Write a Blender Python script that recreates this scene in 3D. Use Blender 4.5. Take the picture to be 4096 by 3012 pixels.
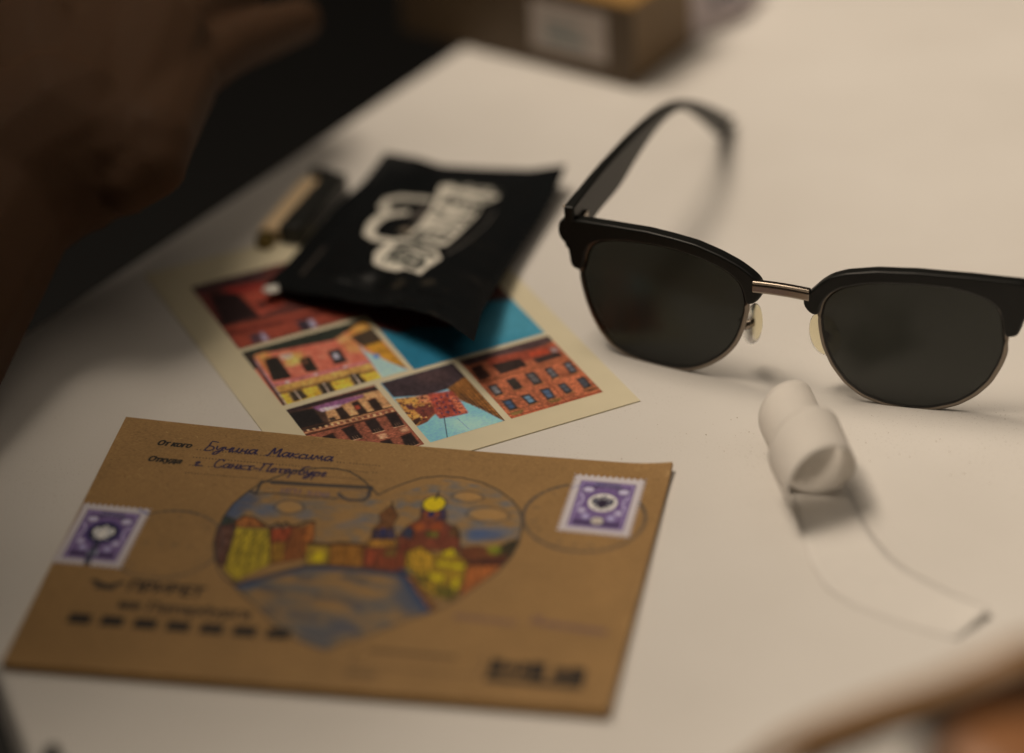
import bpy, bmesh, math, random
import numpy as np
from mathutils import Vector, Matrix

sc = bpy.context.scene
for ob in list(bpy.data.objects):
    bpy.data.objects.remove(ob, do_unlink=True)
MM = 0.001
RNG = np.random.default_rng(7)
random.seed(7)

# ------------------------------------------------------------------ camera
cam_d = bpy.data.cameras.new('camera')
cam = bpy.data.objects.new('camera', cam_d)
sc.collection.objects.link(cam)
_R = Matrix([[0.98150, -0.05686, 0.18276], [0.18529, 0.52167, -0.83277], [-0.04799, 0.85124, 0.52256]])
cam.matrix_world = Matrix.Translation(Vector([0.26438, -0.67175, 0.44909])) @ _R.to_4x4()
cam_d.sensor_width = 36.0
cam_d.lens = 99.78439
cam_d.clip_start = 0.02
cam_d.clip_end = 50
cam_d.dof.use_dof = True
cam_d.dof.focus_distance = 0.832
cam_d.dof.aperture_fstop = 2.9
cam_d.dof.aperture_blades = 0
sc.camera = cam

# ------------------------------------------------------------------ light
world = bpy.data.worlds.new('World')
sc.world = world
world.use_nodes = True
world.node_tree.nodes['Background'].inputs[0].default_value = (1.0, 0.83, 0.66, 1)
world.node_tree.nodes['Background'].inputs[1].default_value = 0.02


def area(name, loc, target, size, power, color, size_y=None):
    d = bpy.data.lights.new(name, 'AREA')
    d.energy = power
    d.color = color
    d.size = size
    if size_y:
        d.shape = 'RECTANGLE'
        d.size_y = size_y
    o = bpy.data.objects.new(name, d)
    sc.collection.objects.link(o)
    o.location = Vector(loc)
    o.rotation_euler = (Vector(target) - Vector(loc)).to_track_quat('-Z', 'Y').to_euler()
    return o


area('hanging_lamp', (-0.28, 0.22, 1.20), (0.10, 0.0, 0), 0.56, 10.2, (1.0, 0.835, 0.655))
area('hanging_lamp', (-0.50, -0.04, 1.15), (0.10, 0.0, 0), 0.56, 10.9, (1.0, 0.835, 0.655))
area('ceiling_lamp', (0.45, 0.00, 1.30), (0.16, 0.0, 0), 1.2, 2.5, (1.0, 0.835, 0.655))

sc.view_settings.view_transform = 'Standard'
sc.view_settings.look = 'None'
sc.view_settings.exposure = 0
sc.view_settings.gamma = 1
sc.cycles.use_denoising = True
sc.cycles.max_bounces = 10
sc.cycles.transparent_max_bounces = 12

# ------------------------------------------------------------------ helpers
COL = sc.collection
ILL = np.array([0.73, 0.60, 0.48])


def lin(c):
    c = np.asarray(c, dtype=np.float64) / 255.0
    return np.where(c <= 0.04045, c / 12.92, ((c + 0.055) / 1.055) ** 2.4)


def alb(c):
    """paint colour of a surface seen as sRGB c under this warm room light"""
    return np.clip(lin(c) / ILL, 0.0, 0.85)


def link(o, parent=None):
    COL.objects.link(o)
    if parent is not None:
        o.parent = parent
    return o


def wloc(o):
    p = Vector((0, 0, 0))
    while o is not None:
        p = p + o.location
        o = o.parent
    return p


def tag(o, label=None, cat=None, group=None, kind=None):
    if label: o['label'] = label
    if cat: o['category'] = cat
    if group: o['group'] = group
    if kind: o['kind'] = kind
    return o


def empty(name, loc, label, cat, group=None):
    o = bpy.data.objects.new(name, None)
    o.empty_display_size = 0.01
    COL.objects.link(o)
    o.location = Vector(loc) * MM
    return tag(o, label, cat, group)


def mesh_obj(name, verts, faces, mat, parent=None, smooth=True, base=(0, 0, 0), mats=None, fmat=None):
    """verts in world mm; object origin at base (mm)"""
    me = bpy.data.meshes.new(name)
    b = np.asarray(base, float)
    v = (np.asarray(verts, float).reshape(-1, 3) - b) * MM
    me.from_pydata(v.tolist(), [], faces)
    for m in (mats or [mat]):
        me.materials.append(m)
    if fmat is not None:
        me.polygons.foreach_set('material_index', fmat)
    me.polygons.foreach_set('use_smooth', [smooth] * len(me.polygons))
    me.update()
    o = bpy.data.objects.new(name, me)
    link(o, parent)
    if parent is None:
        o.location = Vector(b) * MM
    else:
        o.location = Vector(b) * MM - wloc(parent)
    return o


def bm_obj(name, bm, mat, parent=None, smooth=False, base=(0, 0, 0)):
    bmesh.ops.recalc_face_normals(bm, faces=bm.faces)
    b = Vector(base)
    for v in bm.verts:
        v.co = (v.co - b) * MM
    me = bpy.data.meshes.new(name)
    bm.to_mesh(me)
    bm.free()
    me.materials.append(mat)
    me.polygons.foreach_set('use_smooth', [smooth] * len(me.polygons))
    o = bpy.data.objects.new(name, me)
    link(o, parent)
    o.location = b * MM - (wloc(parent) if parent is not None else Vector((0, 0, 0)))
    return o


def bevel(o, w, seg=2, angle=30):
    m = o.modifiers.new('bevel', 'BEVEL')
    m.width = w * MM
    m.segments = seg
    m.limit_method = 'ANGLE'
    m.angle_limit = math.radians(angle)
    return o


def grid_obj(name, P, mat, parent=None, color=None, base=(0, 0, 0), flip=False):
    """P: (ny,nx,3) world mm points, colour (ny,nx,3) linear"""
    ny, nx, _ = P.shape
    idx = np.arange(ny * nx).reshape(ny, nx)
    q = np.stack([idx[:-1, :-1], idx[1:, :-1], idx[1:, 1:], idx[:-1, 1:]], -1).reshape(-1, 4)
    if flip:
        q = q[:, ::-1]
    b = np.asarray(base, float)
    v = ((P.reshape(-1, 3) - b) * MM).astype(np.float32)
    me = bpy.data.meshes.new(name)
    me.vertices.add(len(v))
    me.vertices.foreach_set('co', v.ravel())
    me.loops.add(q.size)
    me.loops.foreach_set('vertex_index', q.ravel().astype(np.int32))
    me.polygons.add(len(q))
    me.polygons.foreach_set('loop_start', np.arange(0, q.size, 4, dtype=np.int32))
    me.polygons.foreach_set('loop_total', np.full(len(q), 4, dtype=np.int32))
    me.polygons.foreach_set('use_smooth', np.ones(len(q), dtype=bool))
    me.update(calc_edges=True)
    if color is not None:
        a = me.color_attributes.new('print', 'FLOAT_COLOR', 'POINT')
        c = np.ones((ny * nx, 4), np.float32)
        c[:, :3] = color.reshape(-1, 3)
        a.data.foreach_set('color', c.ravel())
    me.materials.append(mat)
    o = bpy.data.objects.new(name, me)
    link(o, parent)
    o.location = Vector(b) * MM - (wloc(parent) if parent is not None else Vector((0, 0, 0)))
    return o


# ------------------------------------------------------------------ materials
def mat_new(name):
    m = bpy.data.materials.new(name)
    m.use_nodes = True
    nt = m.node_tree
    return m, nt, nt.nodes['Principled BSDF']


def mat_simple(name, color, rough=0.5, metal=0.0, spec=0.5, noise=0.0, nscale=300.0, bump=0.0, bscale=800.0, coat=0.0):
    m, nt, b = mat_new(name)
    b.inputs['Roughness'].default_value = rough
    b.inputs['Metallic'].default_value = metal
    b.inputs['Specular IOR Level'].default_value = spec
    b.inputs['Coat Weight'].default_value = coat
    tc = nt.nodes.new('ShaderNodeTexCoord')
    c = tuple(float(x) for x in color)
    if noise > 0:
        n = nt.nodes.new('ShaderNodeTexNoise')
        n.inputs['Scale'].default_value = nscale
        n.inputs['Detail'].default_value = 6
        nt.links.new(tc.outputs['Object'], n.inputs['Vector'])
        r = nt.nodes.new('ShaderNodeMix')
        r.data_type = 'RGBA'
        r.inputs['A'].default_value = tuple(max(0, x * (1 - noise)) for x in c) + (1,)
        r.inputs['B'].default_value = tuple(min(1, x * (1 + noise)) for x in c) + (1,)
        nt.links.new(n.outputs['Fac'], r.inputs['Factor'])
        nt.links.new(r.outputs['Result'], b.inputs['Base Color'])
    else:
        b.inputs['Base Color'].default_value = c + (1,)
    if bump > 0:
        n2 = nt.nodes.new('ShaderNodeTexNoise')
        n2.inputs['Scale'].default_value = bscale
        n2.inputs['Detail'].default_value = 4
        nt.links.new(tc.outputs['Object'], n2.inputs['Vector'])
        bp = nt.nodes.new('ShaderNodeBump')
        bp.inputs['Strength'].default_value = bump
        bp.inputs['Distance'].default_value = 0.0004
        nt.links.new(n2.outputs['Fac'], bp.inputs['Height'])
        nt.links.new(bp.outputs['Normal'], b.inputs['Normal'])
    return m


def mat_print(name, rough=0.5, fibre=0.0, fscale=1500.0, spec=0.4, coat=0.0, bump=0.0):
    """paper or film whose ink colours are stored per point"""
    m, nt, b = mat_new(name)
    b.inputs['Roughness'].default_value = rough
    b.inputs['Specular IOR Level'].default_value = spec
    b.inputs['Coat Weight'].default_value = coat
    b.inputs['Coat Roughness'].default_value = 0.25
    at = nt.nodes.new('ShaderNodeAttribute')
    at.attribute_name = 'print'
    last = at.outputs['Color']
    tc = nt.nodes.new('ShaderNodeTexCoord')
    if fibre > 0:
        mp = nt.nodes.new('ShaderNodeMapping')
        mp.inputs['Scale'].default_value = (1, 2.6, 1)
        mp.inputs['Rotation'].default_value = (0, 0, 0.6)
        nt.links.new(tc.outputs['Object'], mp.inputs['Vector'])
        n = nt.nodes.new('ShaderNodeTexNoise')
        n.inputs['Scale'].default_value = fscale
        n.inputs['Detail'].default_value = 3
        nt.links.new(mp.outputs['Vector'], n.inputs['Vector'])
        mr = nt.nodes.new('ShaderNodeMapRange')
        mr.inputs['From Min'].default_value = 0.3
        mr.inputs['From Max'].default_value = 0.7
        mr.inputs['To Min'].default_value = 1 - fibre
        mr.inputs['To Max'].default_value = 1 + fibre
        nt.links.new(n.outputs['Fac'], mr.inputs['Value'])
        mx = nt.nodes.new('ShaderNodeMix')
        mx.data_type = 'RGBA'
        mx.blend_type = 'MULTIPLY'
        mx.inputs['Factor'].default_value = 1
        nt.links.new(last, mx.inputs['A'])
        nt.links.new(mr.outputs['Result'], mx.inputs['B'])
        last = mx.outputs['Result']
    nt.links.new(last, b.inputs['Base Color'])
    if bump > 0:
        n2 = nt.nodes.new('ShaderNodeTexNoise')
        n2.inputs['Scale'].default_value = 1200
        n2.inputs['Detail'].default_value = 4
        nt.links.new(tc.outputs['Object'], n2.inputs['Vector'])
        bp = nt.nodes.new('ShaderNodeBump')
        bp.inputs['Strength'].default_value = bump
        bp.inputs['Distance'].default_value = 0.0002
        nt.links.new(n2.outputs['Fac'], bp.inputs['Height'])
        nt.links.new(bp.outputs['Normal'], b.inputs['Normal'])
    return m


# ------------------------------------------------------------------ flat print drawing (ink on paper, mm)
class Canvas:
    def __init__(s, w, h, nx, ny, base):
        s.w, s.h, s.nx, s.ny = w, h, nx, ny
        s.X, s.Y = np.meshgrid(np.linspace(0, w, nx), np.linspace(0, h, ny))
        s.px = w / (nx - 1)
        s.a = np.empty((ny, nx, 3))
        s.a[:] = base

    def box(s, x0, x1, y0, y1, pad):
        i0 = max(0, int((x0 - pad) / s.w * (s.nx - 1)))
        i1 = min(s.nx, int((x1 + pad) / s.w * (s.nx - 1)) + 2)
        j0 = max(0, int((y0 - pad) / s.h * (s.ny - 1)))
        j1 = min(s.ny, int((y1 + pad) / s.h * (s.ny - 1)) + 2)
        return slice(j0, max(j0, j1)), slice(i0, max(i0, i1))

    def put(s, sl, m, color, alpha):
        m = (m * alpha)[..., None]
        s.a[sl] = s.a[sl] * (1 - m) + np.asarray(color, float) * m

    def pmask(s, pts, sl):
        X, Y = s.X[sl], s.Y[sl]
        out = np.zeros(X.shape)
        for ox in (-.25, .25):
            for oy in (-.25, .25):
                x, y = X + ox * s.px, Y + oy * s.px
                ins = np.zeros(X.shape, bool)
                n = len(pts)
                for i in range(n):
                    x0, y0 = pts[i]
                    x1, y1 = pts[(i + 1) % n]
                    if y0 == y1:
                        continue
                    c = ((y0 > y) != (y1 > y)) & (x < (x1 - x0) * (y - y0) / (y1 - y0) + x0)
                    ins ^= c
                out += ins * .25
        return out

    def poly(s, pts, color, alpha=1.0, soft=0.0, tex=0.0, clip=None):
        xs = [p[0] for p in pts]
        ys = [p[1] for p in pts]
        sl = s.box(min(xs), max(xs), min(ys), max(ys), 1 + 2 * soft)
        m = s.pmask(pts, sl)
        if m.size == 0:
            return
        if soft > 0:
            m = blur(m, soft / s.px)
        if tex > 0:
            m = m * (1 - tex * RNG.random(m.shape))
        if clip is not None:
            m = m * clip[sl]
        s.put(sl, m, color, alpha)

    def stroke(s, pts, w, color, alpha=1.0, clip=None, soft=0.0):
        xs = [p[0] for p in pts]
        ys = [p[1] for p in pts]
        sl = s.box(min(xs), max(xs), min(ys), max(ys), w + 2 + soft)
        X, Y = s.X[sl], s.Y[sl]
        if X.size == 0:
            return
        d = np.full(X.shape, 1e9)
        for (x0, y0), (x1, y1) in zip(pts[:-1], pts[1:]):
            dx, dy = x1 - x0, y1 - y0
            L = dx * dx + dy * dy
            t = np.clip(((X - x0) * dx + (Y - y0) * dy) / L, 0, 1) if L > 0 else 0
            d = np.minimum(d, np.hypot(X - x0 - t * dx, Y - y0 - t * dy))
        m = np.clip((w / 2 - d) / max(s.px, soft) + .5, 0, 1)
        if clip is not None:
            m = m * clip[sl]
        s.put(sl, m, color, alpha)

    def ell(s, cx, cy, rx, ry, color, alpha=1.0, soft=0.0, clip=None):
        p = [(cx + rx * math.cos(a), cy + ry * math.sin(a)) for a in np.linspace(0, 2 * math.pi, 28, endpoint=False)]
        s.poly(p, color, alpha, soft, clip=clip)

    def ring(s, cx, cy, rx, ry, w, color, alpha=1.0, a0=0, a1=360, clip=None, wob=0.0):
        p = [(cx + (rx + wob * math.sin(5 * a)) * math.cos(a), cy + (ry + wob * math.cos(4 * a)) * math.sin(a)) for a in np.radians(np.linspace(a0, a1, 60))]
        s.stroke(p, w, color, alpha, clip=clip)

    def full(s, pts):
        return s.pmask(pts, (slice(0, s.ny), slice(0, s.nx)))

    def text(s, body, x, y, h, color, alpha=1.0, shear=0.0, bold=0.0, width=None, rot=0.0, flip=False):
        for tri in text_tris(body, shear, bold, width, h):
            q = tri * ((-1, -1) if flip else (1, 1))
            ca, sa = math.cos(rot), math.sin(rot)
            pts = [(x + a * ca + b * sa, y + a * sa - b * ca) for a, b in q]
            s.poly(pts, color, alpha)

    def out(s):
        return alb(np.clip(s.a, 0, 255))


def blur(m, r):
    r = max(1, int(round(r)))
    k = np.ones(2 * r + 1) / (2 * r + 1)
    for _ in range(2):
        m = np.apply_along_axis(lambda v: np.convolve(np.pad(v, r, mode='edge'), k, 'valid'), 0, m)
        m = np.apply_along_axis(lambda v: np.convolve(np.pad(v, r, mode='edge'), k, 'valid'), 1, m)
    return m


def vnoise(ny, nx, cy, cx):
    g = RNG.random((cy + 2, cx + 2))
    y = np.linspace(0, cy, ny)
    x = np.linspace(0, cx, nx)
    yi, xi = y.astype(int), x.astype(int)
    fy, fx = (y - yi)[:, None], (x - xi)[None]
    fy, fx = fy * fy * (3 - 2 * fy), fx * fx * (3 - 2 * fx)
    A = g[yi][:, xi]
    B_ = g[yi][:, xi + 1]
    C_ = g[yi + 1][:, xi]
    D_ = g[yi + 1][:, xi + 1]
    return (A * (1 - fx) + B_ * fx) * (1 - fy) + (C_ * (1 - fx) + D_ * fx) * fy


def text_tris(body, shear, bold, width, h):
    cu = bpy.data.curves.new('lettering', 'FONT')
    cu.body = body
    cu.size = 1.0
    cu.shear = shear
    cu.offset = bold
    cu.resolution_u = 3
    o = bpy.data.objects.new('lettering', cu)
    COL.objects.link(o)
    dg = bpy.context.evaluated_depsgraph_get()
    me = o.evaluated_get(dg).to_mesh()
    me.calc_loop_triangles()
    v = np.array([list(x.co)[:2] for x in me.vertices])
    t = [v[list(l.vertices)] for l in me.loop_triangles]
    o.evaluated_get(dg).to_mesh_clear()
    bpy.data.objects.remove(o)
    bpy.data.curves.remove(cu)
    if len(v) == 0:
        return []
    mn, mx = v.min(0), v.max(0)
    sy = h / 0.72
    sx = sy if width is None else width / (mx[0] - mn[0])
    return [(q - (mn[0], 0)) * (sx, sy) for q in t]


# pen letters: strokes in units of x-height, baseline 0, y up; (advance, strokes)
PEN = {
    'Б': (1.25, [[(1.05, 2.05), (.35, 2.1), (.3, 1.2), (.12, 0), (.6, -.05), (1, .3), (.95, .8), (.5, 1.05), (.27, .95)]]),
    'у': (1.0, [[(.05, 1), (.1, .45), (.35, .3), (.7, .9)], [(.85, 1), (.7, .1), (.4, -.75), (.05, -.8), (.1, -.4), (.5, .05), (.95, .25)]]),
    'ч': (.95, [[(.05, 1), (.1, .6), (.35, .5), (.7, .75)], [(.78, 1), (.72, .1), (.95, .15)]]),
    'и': (1.0, [[(.05, 1), (.08, .2), (.3, .05), (.6, .5), (.66, 1)], [(.66, 1), (.66, .15), (.95, .15)]]),
    'н': (1.0, [[(.1, 1), (.05, 0)], [(.08, .5), (.65, .55)], [(.7, 1), (.66, .1), (.95, .15)]]),
    'а': (1.05, [[(.75, .85), (.4, 1), (.05, .6), (.15, .1), (.45, .05), (.75, .7), (.8, 1), (.78, .15), (1, .1)]]),
    'М': (1.75, [[(0, .05), (.25, .1), (.5, 1.9), (.75, .7), (.95, .75), (1.3, 1.85), (1.4, .1), (1.65, .2)]]),
    'к': (.95, [[(.1, 1), (.06, 0)], [(.75, .95), (.12, .5), (.7, .05), (.95, .1)]]),
    'с': (.8, [[(.7, .8), (.4, 1), (.08, .6), (.15, .12), (.45, .02), (.8, .2)]]),
    'м': (1.2, [[(.02, 0), (.2, .95), (.5, .2), (.8, .98), (.88, .1), (1.15, .15)]]),
    'г': (.7, [[(.05, .7), (.25, 1), (.5, .85), (.15, .2), (.3, 0), (.6, .15)]]),
    '.': (.6, [[(.2, 0), (.25, .06)]]),
    'С': (1.35, [[(1.05, 1.6), (.75, 2), (.3, 1.6), (.15, .8), (.35, .1), (.8, 0), (1.2, .4)]]),
    'т': (.95, [[(.05, .95), (.85, 1)], [(.45, 1), (.42, .1), (.7, .1)]]),
    '-': (.8, [[(.1, .5), (.65, .52)]]),
    'П': (1.45, [[(.15, 0), (.3, 1.85)], [(.05, 1.75), (1.25, 1.95)], [(1.15, 1.9), (1.05, .1), (1.3, .1)]]),
    'е': (.85, [[(.1, .5), (.65, .6), (.55, 1), (.2, .9), (.08, .4), (.3, .02), (.75, .2)]]),
    'р': (1.0, [[(.2, 1), (.05, -.9)], [(.18, .6), (.45, 1), (.75, .8), (.6, .1), (.25, .1)]]),
    'б': (1.0, [[(.95, 2), (.4, 1.8), (.1, .8), (.25, .05), (.65, .1), (.75, .7), (.4, .95), (.12, .6)]]),
    ' ': (1.1, []),
}


def pen(cv, body, x, y, x1, y1, xh, w, color, alpha=1.0):
    total = sum(PEN[c][0] for c in body)
    L = math.hypot(x1 - x, y1 - y)
    k = L / total
    ax, ay = (x1 - x) / L, (y1 - y) / L
    cur = 0.0
    for c in body:
        adv, strokes = PEN[c]
        for st in strokes:
            pts = []
            st2 = []
            for i in range(len(st) - 1):         # Catmull-Rom smoothing
                p0 = st[max(i - 1, 0)]
                p1, p2 = st[i], st[i + 1]
                p3 = st[min(i + 2, len(st) - 1)]
                for t in (0, .25, .5, .75):
                    st2.append(tuple(.5 * (2 * p1[q] + (p2[q] - p0[q]) * t + (2 * p0[q] - 5 * p1[q] + 4 * p2[q] - p3[q]) * t * t + (3 * p1[q] - p0[q] - 3 * p2[q] + p3[q]) * t ** 3) for q in (0, 1)))
            st2.append(st[-1])
            jy = random.uniform(-.06, .06)
            for a, b in st2:
                lx = (cur + a + .1 * b) * k
                ly = (b + jy) * xh
                pts.append((x + lx * ax + ly * ay, y + lx * ay - ly * ax))
            cv.stroke(pts, w * random.uniform(.85, 1.15), color, alpha)
        cur += adv


# ------------------------------------------------------------------ setting
m_floor = mat_simple('dark_floor', (0.012, 0.012, 0.012), 0.7, noise=0.3, nscale=8, bump=0.2, bscale=60)
fl = mesh_obj('floor', [(-2500, -2500, -740), (3500, -2500, -740), (3500, 3500, -740), (-2500, 3500, -740)], [(0, 1, 2, 3)], m_floor, smooth=False, base=(0, 0, -740))
tag(fl, kind='structure')


def mat_table():
    m, nt, b = mat_new('white_laminate')
    N, L = nt.nodes.new, nt.links.new
    tc = N('ShaderNodeTexCoord')
    b.inputs['Roughness'].default_value = 0.48
    b.inputs['Specular IOR Level'].default_value = 0.35
    # broad faint handling smudges
    n1 = N('ShaderNodeTexNoise'); n1.inputs['Scale'].default_value = 14; n1.inputs['Detail'].default_value = 5
    L(tc.outputs['Object'], n1.inputs['Vector'])
    r1 = N('ShaderNodeMix'); r1.data_type = 'RGBA'
    r1.inputs['A'].default_value = (0.66, 0.635, 0.60, 1); r1.inputs['B'].default_value = (0.81, 0.795, 0.77, 1)
    L(n1.outputs['Fac'], r1.inputs['Factor'])
    # grit: tiny dark specks gathered in patches
    n2 = N('ShaderNodeTexNoise'); n2.inputs['Scale'].default_value = 1500; n2.inputs['Detail'].default_value = 2
    L(tc.outputs['Object'], n2.inputs['Vector'])
    g = N('ShaderNodeMapRange'); g.inputs['From Min'].default_value = 0.62; g.inputs['From Max'].default_value = 0.74
    L(n2.outputs['Fac'], g.inputs['Value'])
    n3 = N('ShaderNodeTexNoise'); n3.inputs['Scale'].default_value = 22; n3.inputs['Detail'].default_value = 3
    L(tc.outputs['Object'], n3.inputs['Vector'])
    g3 = N('ShaderNodeMapRange'); g3.inputs['From Min'].default_value = 0.42; g3.inputs['From Max'].default_value = 0.66
    L(n3.outputs['Fac'], g3.inputs['Value'])
    mu = N('ShaderNodeMath'); mu.operation = 'MULTIPLY'
    L(g.outputs['Result'], mu.inputs[0]); L(g3.outputs['Result'], mu.inputs[1])
    mu2 = N('ShaderNodeMath'); mu2.operation = 'MULTIPLY'; mu2.inputs[1].default_value = 0.55
    L(mu.outputs[0], mu2.inputs[0])
    r2 = N('ShaderNodeMix'); r2.data_type = 'RGBA'
    r2.inputs['B'].default_value = (0.22, 0.17, 0.12, 1)
    L(mu2.outputs[0], r2.inputs['Factor']); L(r1.outputs['Result'], r2.inputs['A'])
    L(r2.outputs['Result'], b.inputs['Base Color'])
    n4 = N('ShaderNodeTexNoise'); n4.inputs['Scale'].default_value = 900; n4.inputs['Detail'].default_value = 3
    L(tc.outputs['Object'], n4.inputs['Vector'])
    bp = N('ShaderNodeBump'); bp.inputs['Strength'].default_value = 0.10; bp.inputs['Distance'].default_value = 0.0003
    L(n4.outputs['Fac'], bp.inputs['Height']); L(bp.outputs['Normal'], b.inputs['Normal'])
    return m


m_table = mat_table()
table = empty('table', (300, 0, -740), 'white laminate tabletop with angled corner, carrying the envelope and sunglasses', 'table')
bm = bmesh.new()
poly = [(-74, 2), (361, -700), (1000, -700), (1000, 702), (230, 702)]
top = [bm.verts.new((x, y, 0)) for x, y in poly]
bot = [bm.verts.new((x, y, -25)) for x, y in poly]
bm.faces.new(top); bm.faces.new(bot[::-1])
for i in range(5):
    j = (i + 1) % 5
    bm.faces.new((top[i], bot[i], bot[j], top[j]))
tt = bm_obj('tabletop', bm, m_table, table, base=(300, 0, 0))
bevel(tt, 2.5, 3)
m_steel = mat_simple('black_steel', (0.02, 0.02, 0.02), 0.4, 0.6)
for x, y in ((420, -600), (900, -600), (900, 600), (330, 560)):
    bm = bmesh.new()
    bmesh.ops.create_cone(bm, cap_ends=True, segments=16, radius1=18, radius2=20, depth=715, matrix=Matrix.Translation((x, y, -382.5)))
    bm_obj('table_leg', bm, m_steel, table, base=(x, y, -740))

# loose grit lying on the table
bm = bmesh.new()
gr = [(182, 21), (183.5, 20.2), (181, 22), (176, 27), (205, 3), (226, 14), (229, 13), (240, 17), (216, 19), (150, 14), (160, 6), (171, 24), (168, 30),
      (236, 22), (222, 25), (246, 12), (250, 20), (205, 24), (196, 32), (155, 22), (164, 18), (241, 5), (252, 2), (176, 10)]
for i in range(24):
    gr.append((random.uniform(140, 262), random.uniform(-6, 36)))
for x, y in gr:
    r = random.uniform(.08, .22)
    mt = Matrix.Translation((x, y, r * .5)) @ Matrix.Rotation(random.uniform(0, 6), 4, 'Z') @ Matrix.Diagonal((1, random.uniform(.4, .8), .6, 1))
    bmesh.ops.create_icosphere(bm, subdivisions=1, radius=r, matrix=mt)
grit = bm_obj('grit', bm, mat_simple('grit_brown', (0.30, 0.22, 0.15), 0.9), base=(200, 15, 0))
tag(grit, 'fine brown grit scattered on the white table before the sunglasses', 'grit', kind='stuff')

# ------------------------------------------------------------------ envelope
m_env = mat_print('kraft_print', 0.62, fibre=0.16, fscale=1100, spec=0.25, bump=0.12)
m_kraft = mat_simple('kraft_paper', alb((146, 104, 58)), 0.65, noise=0.15, nscale=900, spec=0.25)
m_kraft_in = mat_simple('kraft_edge', alb((120, 84, 46)), 0.7, noise=0.15, nscale=900, spec=0.2)
EC = np.array([[-0.52430, 0.22555, 5.60000], [162.64003, -1.79970, 1.80000], [162.33495, -116.39870, 2.90000], [1.20930, -115.88617, 2.60000]])
EW, EH = 162.5, 114.5


def env_pt(s, t, dz=0.0):
    s = np.asarray(s)[..., None]; t = np.asarray(t)[..., None]
    P = (1 - t) * ((1 - s) * EC[0] + s * EC[1]) + t * ((1 - s) * EC[3] + s * EC[2])
    s0, t0 = s[..., 0], t[..., 0]
    P = P.copy()
    P[..., 2] += -1.1 * (s0 * (1 - s0) * 4) * (1 - t0) ** 2 + 0.9 * np.sin(math.pi * s0) * np.sin(math.pi * t0) + 0.3 * np.sin(9 * s0 + 3 * t0) * np.sin(math.pi * t0) * np.sin(math.pi * s0) + 1.3 * np.clip(1 - np.hypot((1 - s0) * 162, t0 * 114) / 14, 0, 1) ** 2 + dz
    return P


NX, NY = 960, 676
cv = Canvas(EW, EH, NX, NY, (136, 98, 56))
# mottled kraft pulp and darker fibres
mot = vnoise(NY, NX, 12, 17) * .5 + vnoise(NY, NX, 60, 85) * .3 + vnoise(NY, NX, 200, 300) * .5
cv.a *= (0.93 + 0.11 * mot)[..., None]
for i in range(1500):
    x, y = random.uniform(0, EW), random.uniform(0, EH)
    a = random.uniform(0, 6.3); L = random.uniform(.5, 2.0)
    dk = random.random() < .75
    cv.stroke([(x, y), (x + L * .5 * math.cos(a), y + L * .5 * math.sin(a)), (x + L * math.cos(a + .5), y + L * math.sin(a + .5))], .14, (70, 48, 26) if dk else (205, 165, 105), random.uniform(.15, .55))
for (xa, ya, xb, yb) in ((0, 0, 81, 62), (162.5, 0, 81, 62)):
    cv.stroke([(xa, ya), (xb, yb)], .5, (112, 78, 42), .16, soft=.8)
for i in range(90):                          # rubbed edges
    e_ = random.random() * 2 * (EW + EH)
    x, y = (e_, 0) if e_ < EW else ((e_ - EW, EH) if e_ < 2 * EW else ((0, e_ - 2 * EW) if e_ < 2 * EW + EH else (EW, e_ - 2 * EW - EH)))
    cv.ell(x, y, random.uniform(.4, 1.6), random.uniform(.2, .7), (176, 136, 84), random.uniform(.2, .6), .3)
INK = (30, 26, 34); PEN_C = (34, 26, 52); PRT = (32, 28, 26)
for k in range(3):
    cv.text('От кого', 13.0 + .12 * k, 12.3, 2.5, (22, 20, 20), .9, shear=.3, bold=.03, width=10.2)
    cv.text('Откуда', 12.6 + .12 * k, 20.6, 2.5, (22, 20, 20), .9, shear=.3, bold=.03, width=10.0)
for (xa, ya, xb, yb) in ((25.4, 12.8, 79.5, 12.2), (25.4, 16.8, 79.5, 16.0), (25.4, 20.9, 79.2, 20.0), (25.3, 24.8, 79.0, 24.2)):
    n = 58
    for i in range(n):
        t = i / (n - 1)
        if random.random() < .04: continue
        cv.ell(xa + t * (xb - xa), ya + t * (yb - ya), .23, .23, (40, 30, 26), .95)
pen(cv, 'Бучина Максима', 27.3, 12.5, 65.6, 12.0, 2.2, .58, PEN_C, 1)
pen(cv, 'г. Санкт-Петербург', 26.6, 20.8, 65.6, 20.4, 2.1, .58, PEN_C, 1)

heart = [(82.6,27.3),(80.2,24.4),(77.6,21.4),(75.1,18.9),(71.6,16.5),(68,15.7),(63.7,16),(59.1,17.5),(54.8,19.8),(51.2,23.3),(47.5,27.6),(44.9,32.8),(42.9,38),(42,43.7),(41.8,50.9),(42.5,57),(44.4,62.9),(46.7,67.9),(49.7,72),(52.8,74.6),(56.6,78.5),(61.6,83),(67.2,88.9),(72.5,93.2),(76.9,96.2),(81.9,98.4),(84.8,99.1),(88.2,96.2),(94.1,92.6),(97.8,89.2),(103.5,84.1),(109.3,79.7),(114.8,73.7),(119.9,64.8),(123.3,58.9),(125.6,51.6),(126.3,45.2),(126,38.8),(125.2,33.2),(123.4,28.6),(120.4,24.1),(115.8,19.8),(110.4,16.4),(104.3,14.8),(98,14.9),(92.6,16.8),(88.1,20.7),(84.6,24.5)]
HM = cv.full(heart)
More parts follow.
